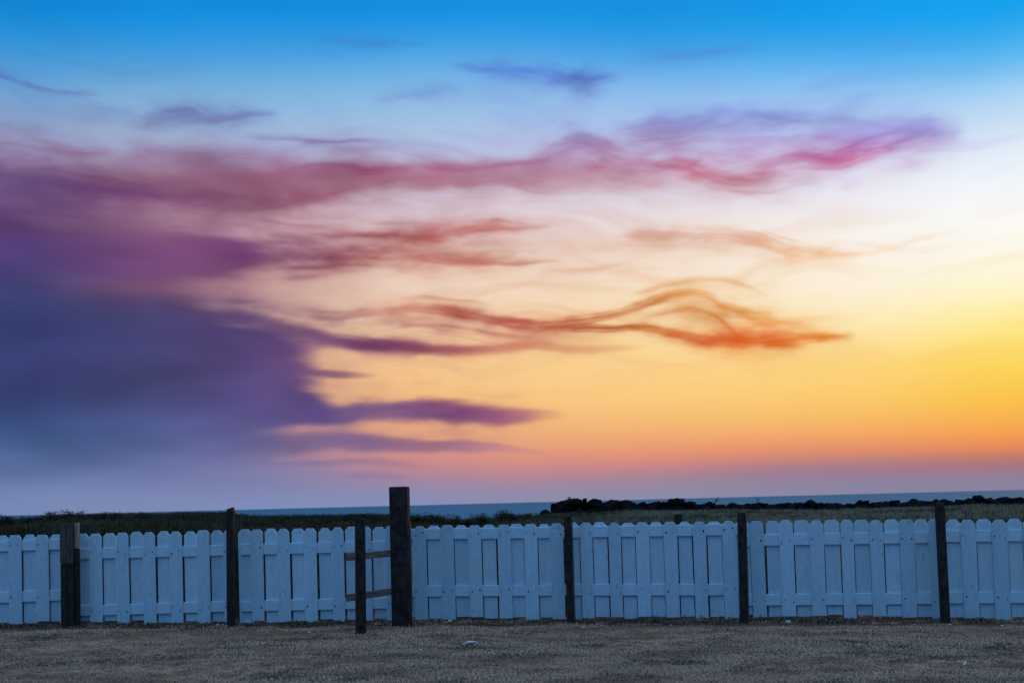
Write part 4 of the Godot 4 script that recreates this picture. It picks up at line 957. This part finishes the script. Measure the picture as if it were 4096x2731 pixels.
# ------------------------------------------------------------------ breakwater
func rock_mesh(seed_at: int, blocky: bool) -> ArrayMesh:
	var n := FastNoiseLite.new()
	n.seed = seed_at
	n.frequency = 0.55
	n.fractal_octaves = 3
	var r := RandomNumberGenerator.new()
	r.seed = seed_at
	var cuts := []
	for k in 7:
		cuts.append([Vector3(r.randfn(), r.randfn() * 0.8, r.randfn()).normalized(), r.randf_range(0.55, 0.85)])
	var shaped := func(p: Vector3) -> Vector3:
		var q := p.normalized()
		if blocky:
			q = q.lerp(Vector3(clampf(p.x, -0.8, 0.8), clampf(p.y, -0.8, 0.8), clampf(p.z, -0.8, 0.8)), 0.75)
		q *= 1.0 + 0.35 * n.get_noise_3dv(q * 2.0)
		for c in cuts:
			var over: float = q.dot(c[0]) - c[1]
			if over > 0.0:
				q -= c[0] * over * 0.9
		return q
	var st := begin()
	var steps := 4
	for axis in 3:
		for side in [-1.0, 1.0]:
			for i in steps:
				for j in steps:
					var q := []
					for d in [[0, 0], [1, 0], [1, 1], [0, 1]]:
						var p := Vector3.ZERO
						p[axis] = side
						p[(axis + 1) % 3] = (i + d[0]) * 2.0 / steps - 1.0
						p[(axis + 2) % 3] = (j + d[1]) * 2.0 / steps - 1.0
						q.append(shaped.call(p))
					face(st, [q[0], q[1], q[2]], Vector3.ZERO)
					face(st, [q[0], q[2], q[3]], Vector3.ZERO)
	return st.commit()


func make_breakwater() -> void:
	var t := thing("rock_breakwater", "long low wall of black rocks heaped between the grassy bank and the sea", "rock wall", Vector3(12, 0, -50))
	var shapes := []
	var boxes := []
	for k in 10:
		shapes.append(rock_mesh(100 + k, k % 2 == 1))
		boxes.append(shapes[k].get_aabb())
	var place := func(x: float, top: float, wide: float, tall: float, z: float, k: int) -> void:
		var o := part("rock", shapes[k], mats.basalt, t)
		var b: AABB = boxes[k]
		var turn := rng.randf_range(-0.15, 0.15)
		o.scale = Vector3(wide / b.size.x, tall / b.size.y, wide * rng.randf_range(0.8, 1.2) / b.size.z)
		o.rotation = Vector3(0, turn, rng.randf_range(-0.06, 0.06))
		o.position = Vector3(x - (b.position.x + b.size.x / 2.0) * o.scale.x, top - (b.position.y + b.size.y) * o.scale.y, z) - t.position
	for r in ROCKS:
		var wide: float = r[2] * 1.12
		var tall: float = maxf(wide * (0.75 if r[3] < 0.5 else 0.9), 0.36)
		place.call(r[0] + rng.randf_range(-0.06, 0.06), r[1] - 0.12, wide * 1.2, 0.8, -50.6 + rng.randf_range(-0.15, 0.15), rng.randi_range(0, 9))
		place.call(r[0], r[1], wide, tall, -50.0 + rng.randf_range(-0.2, 0.2), rng.randi_range(0, 4) * 2 + int(r[3]))
	# the rocks they lie on
	var x := 1.75
	while x < 29.0:
		var base: float = EYE + 50.0 * crest_slope(x / 50.0 * 46.0)
		var wide := rng.randf_range(0.45, 0.9)
		var lift: float = 0.3 if x > 2.6 else 0.12
		place.call(x, base + lift + rng.randf_range(-0.08, 0.06), wide, 0.75, -49.3 + rng.randf_range(-0.3, 0.3), rng.randi_range(0, 9))
		x += wide * 0.62
	x = 2.4
	while x < 29.0:
		var base: float = EYE + 50.0 * crest_slope(x / 50.0 * 46.0)
		var wide := rng.randf_range(0.6, 1.1)
		place.call(x, base + (0.46 if x > 3.0 else 0.25) + rng.randf_range(-0.08, 0.03), wide, 1.0, -51.0 + rng.randf_range(-0.3, 0.3), rng.randi_range(0, 9))
		x += wide * 0.7


# ------------------------------------------------------------------ fence
func picket_mesh(wide: float, tall: float, k: int) -> ArrayMesh:
	var st := begin()
	var h := wide / 2.0
	var ear := 0.036 + 0.006 * (k % 3)
	var col := (k * 37 % 16) / 16.0
	board(st, [Vector2(-h, 0), Vector2(h, 0), Vector2(h, tall - ear * 1.15), Vector2(h - ear, tall), Vector2(-h + ear, tall), Vector2(-h, tall - ear * 1.15)], 0.0, 0.018, 0.0025,
		func(p): return Vector2(p.x * 0.9 + col, -p.y * 0.45 + col * 3.7 + p.z))
	return st.commit()


func nail_mesh() -> ArrayMesh:
	var c := CylinderMesh.new()
	c.top_radius = 0.006
	c.bottom_radius = 0.008
	c.height = 0.006
	c.radial_segments = 7
	c.rings = 1
	var st := begin()
	st.append_from(c, 0, Transform3D(Basis(Vector3.RIGHT, PI / 2), Vector3(0, 0, 0.001)))
	return st.commit()


func make_fence() -> void:
	var labels := [
		"pale bluish white picket fence section at the far left, ending at the wide brown post",
		"pale bluish white picket fence section between the wide brown post and the thin dark post",
		"pale bluish white picket fence section behind the two short wooden rails",
		"pale bluish white picket fence section starting beside the tallest black post",
		"pale bluish white picket fence section with high rails below the rounded end of the rocks",
		"pale bluish white picket fence section with low rails, second from the right end",
		"pale bluish white picket fence section at the far right, beyond the rounded dark post",
	]
	var along := atan(0.1047)
	var nail := nail_mesh()
	for n in PANELS.size():
		var row: Array = PANELS[n][0]
		var x0: float = row[0]
		var length: float = (row[1] - x0) / cos(along)
		var base := Vector3(x0, lawn_height(x0 + 0.5), -fence_depth(x0))
		var t := thing("picket_fence", labels[n], "fence", base, -along, "sections of the white fence")
		var top := func(lx: float) -> float: return row[2] + row[3] * (x0 + lx * cos(along)) - base.y
		var bottom := func(lx: float) -> float: return row[4] + row[5] * (x0 + lx * cos(along)) - base.y
		for k in 2:
			var b: float = row[6 + k * 2]
			var s: float = row[7 + k * 2]
			var ya := b + s * x0 - base.y
			var yb: float = b + s * row[1] - base.y
			var st := begin()
			var u := rng.randf()
			beam(st, Vector3(0, ya + 0.07, -0.014), Vector3(length, yb + 0.07, -0.014), Vector3(0, 0.14, 0), Vector3(0, 0, 0.028), 0.004, u)
			part("rail", st.commit(), mats.rail_paint, t)
		for side in 2:
			for p in PANELS[n][1 + side]:
				var lx: float = p[0] + p[1] / 2.0
				var low: float = bottom.call(lx) + rng.randf_range(-0.022, 0.016)
				var tall: float = top.call(lx) + rng.randf_range(-0.007, 0.007) - low
				var o := part("picket", picket_mesh(p[1] + 0.001, tall, rng.randi_range(0, 15)), mats["white_paint_%d" % rng.randi_range(0, 3)], t)
				o.position = Vector3(lx, low, rng.randf_range(0.0, 0.003) + 0.0005 if side == 0 else -0.0465 - rng.randf_range(0.0, 0.002))
				o.rotation.z = rng.randf_range(-0.004, 0.004) + 0.006
				if side == 0:
					for k in 2:
						var ry: float = row[6 + k * 2] + row[7 + k * 2] * (x0 + lx) - base.y + 0.07 - low
						for e in [-0.055, 0.05]:
							if rng.randf() < 0.14:
								continue
							var d := part("nail", nail, mats.rusty_nail, o)
							d.position = Vector3(e * p[1] / 0.17 + rng.randf_range(-0.008, 0.008), ry + rng.randf_range(-0.035, 0.02), 0.0185)
							var big := rng.randf_range(0.6, 1.35)
							d.scale = Vector3(big, big * rng.randf_range(1.0, 1.7), 1)


# ------------------------------------------------------------------ posts
func make_posts() -> void:
	# thin dark posts: top, base, width
	var thin := [
		[Vector3(-3.663, 1.479, -12.752), Vector3(-3.678, -0.03, -12.754), 0.091, "thin dark post with a slanted top, second post from the left"],
		[Vector3(0.679, 1.303, -12.298), Vector3(0.686, -0.04, -12.297), 0.093, "thin dark post standing below the rounded end of the rocks"],
		[Vector3(2.783, 1.291, -11.997), Vector3(2.774, -0.05, -11.998), 0.09, "thin dark post, second from the right, left of the low rail section"],
		[Vector3(5.138, 1.317, -11.851), Vector3(5.156, -0.09, -11.849), 0.09, "dark post with a rounded top, rightmost of the posts"],
	]
	for k in thin.size():
		var p: Array = thin[k]
		var base: Vector3 = p[1]
		base.y = ground_height(base.x, base.z) - 0.02
		var t := thing("wooden_post", p[3], "post", base, -0.1 + 0.04 * k, "thin dark posts in front of the fence")
		var up: Vector3 = p[0] - base
		var st := begin()
		beam(st, Vector3(0, -0.1, 0), Vector3(up.x, up.y, 0), Vector3(p[2], 0, 0), Vector3(0, 0, p[2]), 0.008, k * 0.27)
		part("shaft", st.commit(), mats.dark_post, t)
		if k == 0:
			st = begin()
			var c := Vector3(up.x, up.y, 0)
			var h: float = p[2] / 2.0 - 0.008
			var q := [c + Vector3(-h, -0.004, h), c + Vector3(h, -0.004, h), c + Vector3(h, -0.004, -h), c + Vector3(-h, -0.004, -h)]
			var r := [c + Vector3(-h, 0.012, h), c + Vector3(h, 0.035, h), c + Vector3(h, 0.035, -h), c + Vector3(-h, 0.012, -h)]
			face(st, r, c)
			for i in 4:
				face(st, [q[i], q[(i + 1) % 4], r[(i + 1) % 4], r[i]], c + Vector3(0, 0.005, 0))
			part("slanted_top", st.commit(), mats.dark_post, t)
		elif k == 3:
			var s := SphereMesh.new()
			s.radius = p[2] * 0.52
			s.height = p[2] * 0.9
			s.radial_segments = 16
			s.rings = 8
			part("rounded_top", s, mats.dark_post, t).position = Vector3(up.x, up.y + 0.005, 0)
		else:
			# sunlight on the right side, put in as a paler strip along the edge
			st = begin()
			beam(st, Vector3(p[2] / 2.0 + 0.008, 0.0, -0.01), Vector3(up.x + p[2] / 2.0 + 0.008, up.y - 0.02, -0.01), Vector3(0.014, 0, 0), Vector3(0, 0, 0.06), 0.002, 0.4)
			part("sunlit_strip", st.commit(), mats.grey_rail, t)
	# the wide brown post on the left: two boards side by side with a pale strip behind
	var b := Vector3(-5.85, ground_height(-5.85, -12.98) - 0.02, -12.98)
	var w := thing("board_post", "wide brown post of two weathered boards with a pale strip, leftmost post", "post", b, -0.1)
	var h := 1.357 - b.y
	for k in 2:
		var st := begin()
		var x: float = [-0.083, 0.008][k]
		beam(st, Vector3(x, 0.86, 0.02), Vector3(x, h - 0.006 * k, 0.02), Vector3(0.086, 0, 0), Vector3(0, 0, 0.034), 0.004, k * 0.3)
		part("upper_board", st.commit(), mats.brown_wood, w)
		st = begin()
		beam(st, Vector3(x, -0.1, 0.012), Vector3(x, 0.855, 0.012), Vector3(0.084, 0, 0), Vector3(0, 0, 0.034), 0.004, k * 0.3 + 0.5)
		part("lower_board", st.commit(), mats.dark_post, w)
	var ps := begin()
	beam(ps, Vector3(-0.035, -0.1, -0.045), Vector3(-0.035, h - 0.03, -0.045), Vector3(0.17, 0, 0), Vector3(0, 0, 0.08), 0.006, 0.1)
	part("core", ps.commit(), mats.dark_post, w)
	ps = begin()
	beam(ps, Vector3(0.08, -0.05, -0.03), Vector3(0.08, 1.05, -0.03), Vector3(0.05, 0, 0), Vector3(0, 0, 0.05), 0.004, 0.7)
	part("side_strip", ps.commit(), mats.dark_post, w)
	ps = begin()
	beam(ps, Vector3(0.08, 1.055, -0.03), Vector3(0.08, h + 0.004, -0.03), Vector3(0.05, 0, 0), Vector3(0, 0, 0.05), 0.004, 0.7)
	part("pale_strip", ps.commit(), mats.bleached_wood, w)  # upper part of the same strip, light on it put into the paler colour
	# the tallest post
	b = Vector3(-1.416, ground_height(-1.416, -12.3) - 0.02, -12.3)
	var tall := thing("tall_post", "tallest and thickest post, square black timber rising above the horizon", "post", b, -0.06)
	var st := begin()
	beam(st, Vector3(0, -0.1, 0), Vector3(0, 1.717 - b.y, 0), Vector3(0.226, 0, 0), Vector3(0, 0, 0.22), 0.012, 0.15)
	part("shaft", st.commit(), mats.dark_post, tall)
	st = begin()
	beam(st, Vector3(0.119, 0.2, -0.02), Vector3(0.119, 1.32, -0.02), Vector3(0.012, 0, 0), Vector3(0, 0, 0.1), 0.003, 0.5)
	part("sunlit_edge", st.commit(), mats.brown_wood, tall)  # added lighter strip that stands for sun on the right face
	# the shorter post with two rails that run back to it
	b = Vector3(-1.815, ground_height(-1.815, -11.6) - 0.02, -11.6)
	var s := thing("railed_post", "short dark post with two weathered rails running to the tallest post", "post", b, 0.0)
	st = begin()
	beam(st, Vector3(-0.009, -0.1, 0), Vector3(0.009, 1.349 - b.y, 0), Vector3(0.112, 0, 0), Vector3(0, 0, 0.11), 0.008, 0.6)
	part("shaft", st.commit(), mats.dark_post, s)
	for q in [[Vector3(-1.94, 0.896, -11.35), Vector3(-1.533, 0.894, -12.22)], [Vector3(-1.946, 0.428, -11.35), Vector3(-1.533, 0.423, -12.22)]]:
		# the rails pass just behind the post's left face
		var p0: Vector3 = q[0] - b + Vector3(0.0, 0, -0.08)
		var p1: Vector3 = q[1] - b + Vector3(0.0, 0, -0.02)
		var d := (p1 - p0).normalized()
		st = begin()
		beam(st, p0, p1, Vector3(0, 0.082, 0), d.cross(Vector3.UP).normalized() * 0.04, 0.004, q[0].y)
		part("rail", st.commit(), mats.grey_rail, s)
	# the fence's own post showing in the gap between the last two panels
	b = Vector3(5.26, ground_height(5.26, -12.1) - 0.02, -12.16)
	var own := thing("fence_post", "brown fence post showing in the gap right of the rounded post", "post", b, -0.1)
	st = begin()
	beam(st, Vector3(0, -0.1, 0), Vector3(0, 1.06 - b.y, 0), Vector3(0.09, 0, 0), Vector3(0, 0, 0.09), 0.005, 0.8)
	part("shaft", st.commit(), mats.brown_wood, own)
	st = begin()
	beam(st, Vector3(0, 1.06 - b.y + 0.001, 0), Vector3(0, 1.085 - b.y, 0), Vector3(0.07, 0, 0), Vector3(0, 0, 0.07), 0.008, 0.2)
	part("weathered_top", st.commit(), mats.grey_rail, own)
	# a post standing behind the fence
	var px := 2.36
	b = Vector3(px, ground_height(px, -14.2) - 0.02, -14.2)
	var far := thing("wooden_post", "dark post half hidden behind the fence below a big square rock", "post", b, 0.05, "thin dark posts in front of the fence")
	st = begin()
	beam(st, Vector3(0, -0.1, 0), Vector3(0.02, 1.26 - b.y, 0), Vector3(0.1, 0, 0), Vector3(0, 0, 0.1), 0.008, 0.33)
	part("shaft", st.commit(), mats.dark_post, far)
	st = begin()
	beam(st, Vector3(0.058, 0.0, -0.01), Vector3(0.078, 1.27 - b.y, -0.01), Vector3(0.012, 0, 0), Vector3(0, 0, 0.06), 0.002, 0.4)
	part("sunlit_strip", st.commit(), mats.grey_rail, far)  # added pale strip, sunlit right side put in as colour


# ------------------------------------------------------------------ shrubs
func shrub_meshes(seed_at: int) -> Array:
	var r := RandomNumberGenerator.new()
	r.seed = seed_at
	var leaves := begin()
	var stems := begin()
	var tips := []
	for k in 16:
		var a := r.randf() * TAU
		var out := Vector3(cos(a) * r.randf_range(0.05, 0.5), r.randf_range(0.5, 1.0), sin(a) * r.randf_range(0.05, 0.35))
		var mid := out * Vector3(0.7, 0.45, 0.7) + Vector3(r.randf_range(-0.04, 0.04), 0, 0)
		tube(stems, [Vector3(0, -0.1, 0), mid, out], [0.022, 0.014, 0.005], 4)
		tips.append(mid.lerp(out, 0.6))
		tips.append(out)
		tips.append(mid)
		if k % 2 == 0:
			var tw := out + Vector3(r.randf_range(-0.14, 0.14), r.randf_range(0.03, 0.16), r.randf_range(-0.1, 0.1))
			tube(stems, [out.lerp(mid, 0.2), tw], [0.006, 0.003], 3)
			tips.append(tw)
	for k in 1500:
		var tip: Vector3 = tips[r.randi_range(0, tips.size() - 1)]
		var at := tip + Vector3(r.randfn() * 0.09, r.randfn() * 0.06, r.randfn() * 0.08)
		if k % 3 == 0:
			at = Vector3(r.randfn() * 0.24, absf(r.randfn()) * 0.28, r.randfn() * 0.2)
		at.y = maxf(at.y, 0.0)
		var d := Vector3(r.randfn(), r.randfn(), r.randfn()).normalized()
		var e := d.cross(Vector3(r.randfn(), r.randfn(), r.randfn())).normalized()
		var l := r.randf_range(0.03, 0.065)
		face(leaves, [at - d * l, at + e * l * 0.4, at + d * l, at - e * l * 0.4], at - d.cross(e))
	return [leaves.commit(), stems.commit()]


func make_shrubs() -> void:
	var kinds := []
	for k in 5:
		kinds.append(shrub_meshes(300 + k))
	var sorted := SHRUBS.duplicate()
	sorted.sort_custom(func(a, b): return a[0] / a[3] < b[0] / b[3])
	var count := [0, 0, 0]
	for i in sorted.size():
		var s: Array = sorted[i]
		var z: float = -s[3]
		var ground := ground_height(s[0], z)
		var lot := 0 if s[0] < -9.0 else (1 if s[0] < -3.9 else 2)
		var label: String = "%s from the left of the %s" % [ORDER[count[lot]], ["dark twiggy shrubs on the bank at far left", "low dark shrubs left of the tallest post", "dark rounded shrubs between the tallest post and the rocks"][lot]]
		var group: String = ["twiggy shrubs on the bank at far left", "low shrubs left of the tallest post", "rounded shrubs before the sea"][lot]
		count[lot] += 1
		var t := thing("shrub", label, "shrub", Vector3(s[0], ground - 0.03, z), rng.randf() * TAU, group)
		var k: Array = kinds[i % 5]
		var wide: float = s[2] * 1.7
		var tall: float = maxf(s[1] - ground + 0.03, 0.2)
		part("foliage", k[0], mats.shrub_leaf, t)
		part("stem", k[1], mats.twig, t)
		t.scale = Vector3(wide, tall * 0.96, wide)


# ------------------------------------------------------------------ small things
func make_small_things() -> void:
	# stones and shell bits along the foot of the fence
	var shapes := []
	for k in 3:
		shapes.append(rock_mesh(500 + k, false))
	var sorted := PEBBLES.duplicate()
	sorted.sort_custom(func(a, b): return a[0] / -a[1] < b[0] / -b[1])
	var count := [0, 0]
	for i in sorted.size():
		var p: Array = sorted[i]
		var b: AABB = shapes[i % 3].get_aabb()
		var k: float = 1.5 * p[2] / b.size.x
		var o := part("pebble", shapes[i % 3], mats.white_stone, self)
		o.scale = Vector3(k, k * 0.6, k)
		o.position = Vector3(p[0], ground_height(p[0], p[1]) - b.position.y * k * 0.6 + 0.016, p[1])
		var near_fence: bool = -p[1] > fence_depth(p[0]) - 0.9
		var which: String = ORDER[count[int(near_fence)]]
		count[int(near_fence)] += 1
		tag(o, "%s white pebble from the left %s" % [which, "along the foot of the fence" if near_fence else "out on the dry lawn"], "pebble", "pebbles along the fence" if near_fence else "pebbles on the lawn")
	# a white feather
	var f := thing("feather", "white feather lying on the lawn right of the tallest post", "feather", Vector3(-0.48, ground_height(-0.48, -10.5) + 0.03, -10.5), 0.12)
	var st := begin()
	var last := []
	for k in 11:
		var u := k / 10.0
		var half := 0.045 * sin(PI * pow(u, 0.7)) + 0.004
		var at := Vector3(u * 0.26 - 0.13, 0.05 * sin(u * PI) - 0.01, 0.0)
		var ring := [at + Vector3(0, 0.0, half), at + Vector3(0, 0.012, 0), at + Vector3(0, 0.0, -half)]
		if last:
			face(st, [last[0], ring[0], ring[1], last[1]], at + Vector3(0, -1, 0))
			face(st, [last[1], ring[1], ring[2], last[2]], at + Vector3(0, -1, 0))
		last = ring
	f.scale = Vector3(0.6, 0.5, 0.6)
	part("vane", st.commit(), mats.feather_white, f)
	st = begin()
	tube(st, [Vector3(-0.17, -0.012, 0), Vector3(-0.1, 0.012, 0), Vector3(0.0, 0.05, 0), Vector3(0.12, 0.006, 0)], [0.004, 0.004, 0.003, 0.001], 5)
	part("quill", st.commit(), mats.feather_white, f)
	# a crumpled scrap of paper
	st = begin()
	var corner := []
	for k in 9:
		corner.append(Vector3((k % 3 - 1) * 0.017, 0.006 + 0.016 * ((k * 5) % 3), (k / 3 - 1) * 0.017))
	for j in 2:
		for i in 2:
			var a := j * 3 + i
			face(st, [corner[a], corner[a + 1], corner[a + 4]], Vector3(0, -1, 0))
			face(st, [corner[a], corner[a + 4], corner[a + 3]], Vector3(0, -1, 0))
	var scrap := part("paper_scrap", st.commit(), mats.paper_white, self)
	scrap.position = Vector3(3.96, ground_height(3.96, -8.72) + 0.012, -8.72)
	tag(scrap, "small white scrap of paper on the lawn at lower right", "litter")
	# a gull on the first high rock
	var g := thing("gull", "small dark gull perched on the rounded end of the rocks", "bird", Vector3(2.86, 1.585, -50.0), 0.0)
	g.scale = Vector3.ONE * 0.5
	st = begin()
	tube(st, [Vector3(-0.2, 0.1, 0), Vector3(-0.1, 0.12, 0), Vector3(0.02, 0.15, 0), Vector3(0.1, 0.19, 0), Vector3(0.14, 0.25, 0), Vector3(0.17, 0.27, 0), Vector3(0.23, 0.26, 0)], [0.012, 0.05, 0.075, 0.06, 0.04, 0.035, 0.006], 8)
	part("body", st.commit(), mats.gull_grey, g)
	for k in 2:
		st = begin()
		tube(st, [Vector3(0.02, 0.1, 0.02 - 0.04 * k), Vector3(0.02, -0.03, 0.02 - 0.04 * k)], [0.006, 0.006], 4)
		part("leg", st.commit(), mats.gull_grey, g)
	# dead branches stuck among the rocks
	var wood := [
		[Vector3(10.12, 1.1, -49.6), [[Vector3(0, 0, 0), Vector3(0.1, 0.2, 0), Vector3(0.26, 0.42, 0)], [Vector3(0.12, 0.24, 0), Vector3(0.2, 0.24, 0), Vector3(0.27, 0.25, 0)]], "forked dead branch leaning right among the black rocks", 0.03],
		[Vector3(12.5, 1.05, -49.6), [[Vector3(0, 0, 0), Vector3(-0.12, 0.2, 0), Vector3(-0.22, 0.4, 0)], [Vector3(-0.14, 0.24, 0), Vector3(-0.1, 0.3, 0), Vector3(-0.09, 0.33, 0)]], "thin dead branch leaning left among the black rocks", 0.018],
	]
	for w in wood:
		var t := thing("dead_branch", w[2], "branch", w[0], 0.0, "dead branches among the rocks")
		for k in 2:
			st = begin()
			tube(st, w[1][k], [w[3], w[3] * 0.8, w[3] * 0.5], 5)
			part(["stem", "fork"][k], st.commit(), mats.twig, t)
	# pale driftwood behind the fence
	for d in [[4.5, -25.0, 0.5, "pale driftwood log on the bank behind the fence below a square rock"], [6.5, -25.6, 0.34, "short pale driftwood piece on the bank just right of a thin post"]]:
		var y := ground_height(d[0], d[1])
		st = begin()
		var l: float = d[2]
		tube(st, [Vector3(-l * 0.5, 0.03, 0), Vector3(-l * 0.15, 0.0, 0.03), Vector3(l * 0.2, 0.02, 0), Vector3(l * 0.5, 0.06, 0)], [0.02, 0.03, 0.028, 0.012], 7)
		var o := part("driftwood", st.commit(), mats.bleached_wood, self)
		o.position = Vector3(d[0], y + 0.03, d[1])
		tag(o, d[3], "driftwood", "driftwood on the bank")
	# a thin stake with pink tape
	var sx := 11.5
	var sy := ground_height(sx, -25.0)
	var k := thing("marker_stake", "thin stake with pink tape on the bank behind the right fence section", "stake", Vector3(sx, sy - 0.05, -25.0))
	k.scale = Vector3(1.3, 1.9, 1.3)
	st = begin()
	tube(st, [Vector3(0, 0, 0), Vector3(0.01, 0.3, 0)], [0.012, 0.01], 5)
	part("stick", st.commit(), mats.brown_wood, k)
	st = begin()
	tube(st, [Vector3(0.006, 0.2, 0), Vector3(0.01, 0.29, 0)], [0.02, 0.018], 6)
	part("tape", st.commit(), mats.pink_tape, k)


# ------------------------------------------------------------------ grass
func tuft_mesh(seed_at: int, blades: int, length: float, width: float, lean: float, spread: float) -> ArrayMesh:
	var r := RandomNumberGenerator.new()
	r.seed = seed_at
	var st := begin()
	for k in blades:
		var a := r.randf() * TAU
		var out := Vector3(cos(a), 0, sin(a))
		var side := Vector3(-sin(a), 0, cos(a)) * width
		var l := length * r.randf_range(0.5, 1.0)
		var root := Vector3(r.randfn() * spread, -0.004, r.randfn() * spread)
		var bow := lean * r.randf_range(0.3, 1.2)
		var p1 := root + Vector3.UP * l * 0.6 + out * l * bow * 0.35
		var p2 := root + Vector3.UP * l * (1.0 - bow * 0.45) + out * l * bow
		face(st, [root - side, root + side, p1 + side * 0.8, p1 - side * 0.8], root - out * 5.0)
		face(st, [p1 - side * 0.8, p1 + side * 0.8, p2], root - out * 5.0)
	return st.commit()


func scatter(called: String, label: String, category: String, mesh: Mesh, m: Material, spots: Array) -> void:
	var mm := MultiMesh.new()
	mm.transform_format = MultiMesh.TRANSFORM_3D
	mm.use_colors = true
	mm.mesh = mesh
	mm.instance_count = spots.size()
	for i in spots.size():
		mm.set_instance_transform(i, spots[i][0])
		mm.set_instance_color(i, spots[i][1])
	var o := MultiMeshInstance3D.new()
	o.name = called
	o.multimesh = mm
	o.material_override = m
	add_child(o)
	o.set_meta("kind", "stuff")
	tag(o, label, category)


func make_grass() -> void:
	var patch := FastNoiseLite.new()
	patch.seed = 71
	patch.frequency = 0.4
	patch.fractal_octaves = 4
	var spots := []
	for i in 90000:
		var z := -lerpf(6.4, 13.6, rng.randf())
		var x := rng.randf_range(-1.0, 1.0) * (0.56 * -z + 1.6)
		var past := -z - fence_depth(x)
		if past > 0.7:
			continue
		var n := patch.get_noise_2d(x * 0.6, z * 1.8)
		if past > -0.6 and rng.randf() < 0.75 + 0.8 * n:
			continue
		var m := patch.get_noise_2d(x * 2.2 + 60.0, z * 4.5)
		if n + 0.8 * m < -0.08 and rng.randf() < 0.8:
			continue
		var green := rng.randf() < 0.05 + 1.6 * maxf(0.0, patch.get_noise_2d(x * 2.0 + 30.0, z * 3.4) - 0.12)
		var c := Color(0.51, 0.355, 0.26).lerp(Color(0.64, 0.47, 0.35), rng.randf()).lerp(Color(0.34, 0.22, 0.165), rng.randf() * 0.6)
		if green:
			c = Color(0.09, 0.085, 0.055).lerp(Color(0.17, 0.15, 0.1), rng.randf())
		c = c.lerp(Color(0.2, 0.14, 0.105), clampf(0.3 - 1.6 * m - 1.2 * n, 0.0, 0.8))
		var s := rng.randf_range(0.6, 1.25) * (1.0 + 0.5 * n)
		spots.append([Transform3D(Basis(Vector3.UP, rng.randf() * TAU).scaled(Vector3(s, s * rng.randf_range(0.5, 1.1), s)), Vector3(x, ground_height(x, z), z)), c])
	for i in 700:
		var x := rng.randf_range(-8.0, 8.0)
		if patch.get_noise_2d(x * 1.5, 7.0) < rng.randf_range(-0.1, 0.3):
			continue
		var z := -fence_depth(x) + rng.randfn() * 0.09 + 0.05
		var s := rng.randf_range(1.0, 2.4)
		spots.append([Transform3D(Basis(Vector3.UP, rng.randf() * TAU).scaled(Vector3(s, s * 1.2, s)), Vector3(x, ground_height(x, z), z)), Color(0.07, 0.07, 0.04).lerp(Color(0.2, 0.15, 0.1), rng.randf())])
	scatter("lawn_grass", "short dry straw coloured grass of the lawn in front of the fence", "grass", tuft_mesh(81, 11, 0.042, 0.0036, 1.3, 0.035), mats.lawn_blade, spots)
	spots = []
	for i in 30000:
		var z := -lerpf(13.0, 48.5, pow(rng.randf(), 0.8))
		var x := rng.randf_range(-1.0, 1.0) * (0.56 * -z + 2.0)
		var past := -z - fence_depth(x)
		if past < 1.2:
			continue
		var n := patch.get_noise_2d(x * 0.35, z * 0.5)
		if n < -0.18 and rng.randf() < 0.8:
			continue
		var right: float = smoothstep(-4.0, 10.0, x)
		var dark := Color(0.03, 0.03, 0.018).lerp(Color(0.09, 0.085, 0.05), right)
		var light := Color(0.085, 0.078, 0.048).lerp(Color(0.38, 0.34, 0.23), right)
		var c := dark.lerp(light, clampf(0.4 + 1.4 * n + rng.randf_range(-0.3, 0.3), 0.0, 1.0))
		c = c.lerp(Color(0.03, 0.03, 0.018), 0.85 * smoothstep(9.0, 5.0, past))  # shade behind the fence painted into the nearest blades
		var s := rng.randf_range(0.5, 1.0) * lerpf(0.8, 0.55, right * smoothstep(-30.0, -44.0, z))
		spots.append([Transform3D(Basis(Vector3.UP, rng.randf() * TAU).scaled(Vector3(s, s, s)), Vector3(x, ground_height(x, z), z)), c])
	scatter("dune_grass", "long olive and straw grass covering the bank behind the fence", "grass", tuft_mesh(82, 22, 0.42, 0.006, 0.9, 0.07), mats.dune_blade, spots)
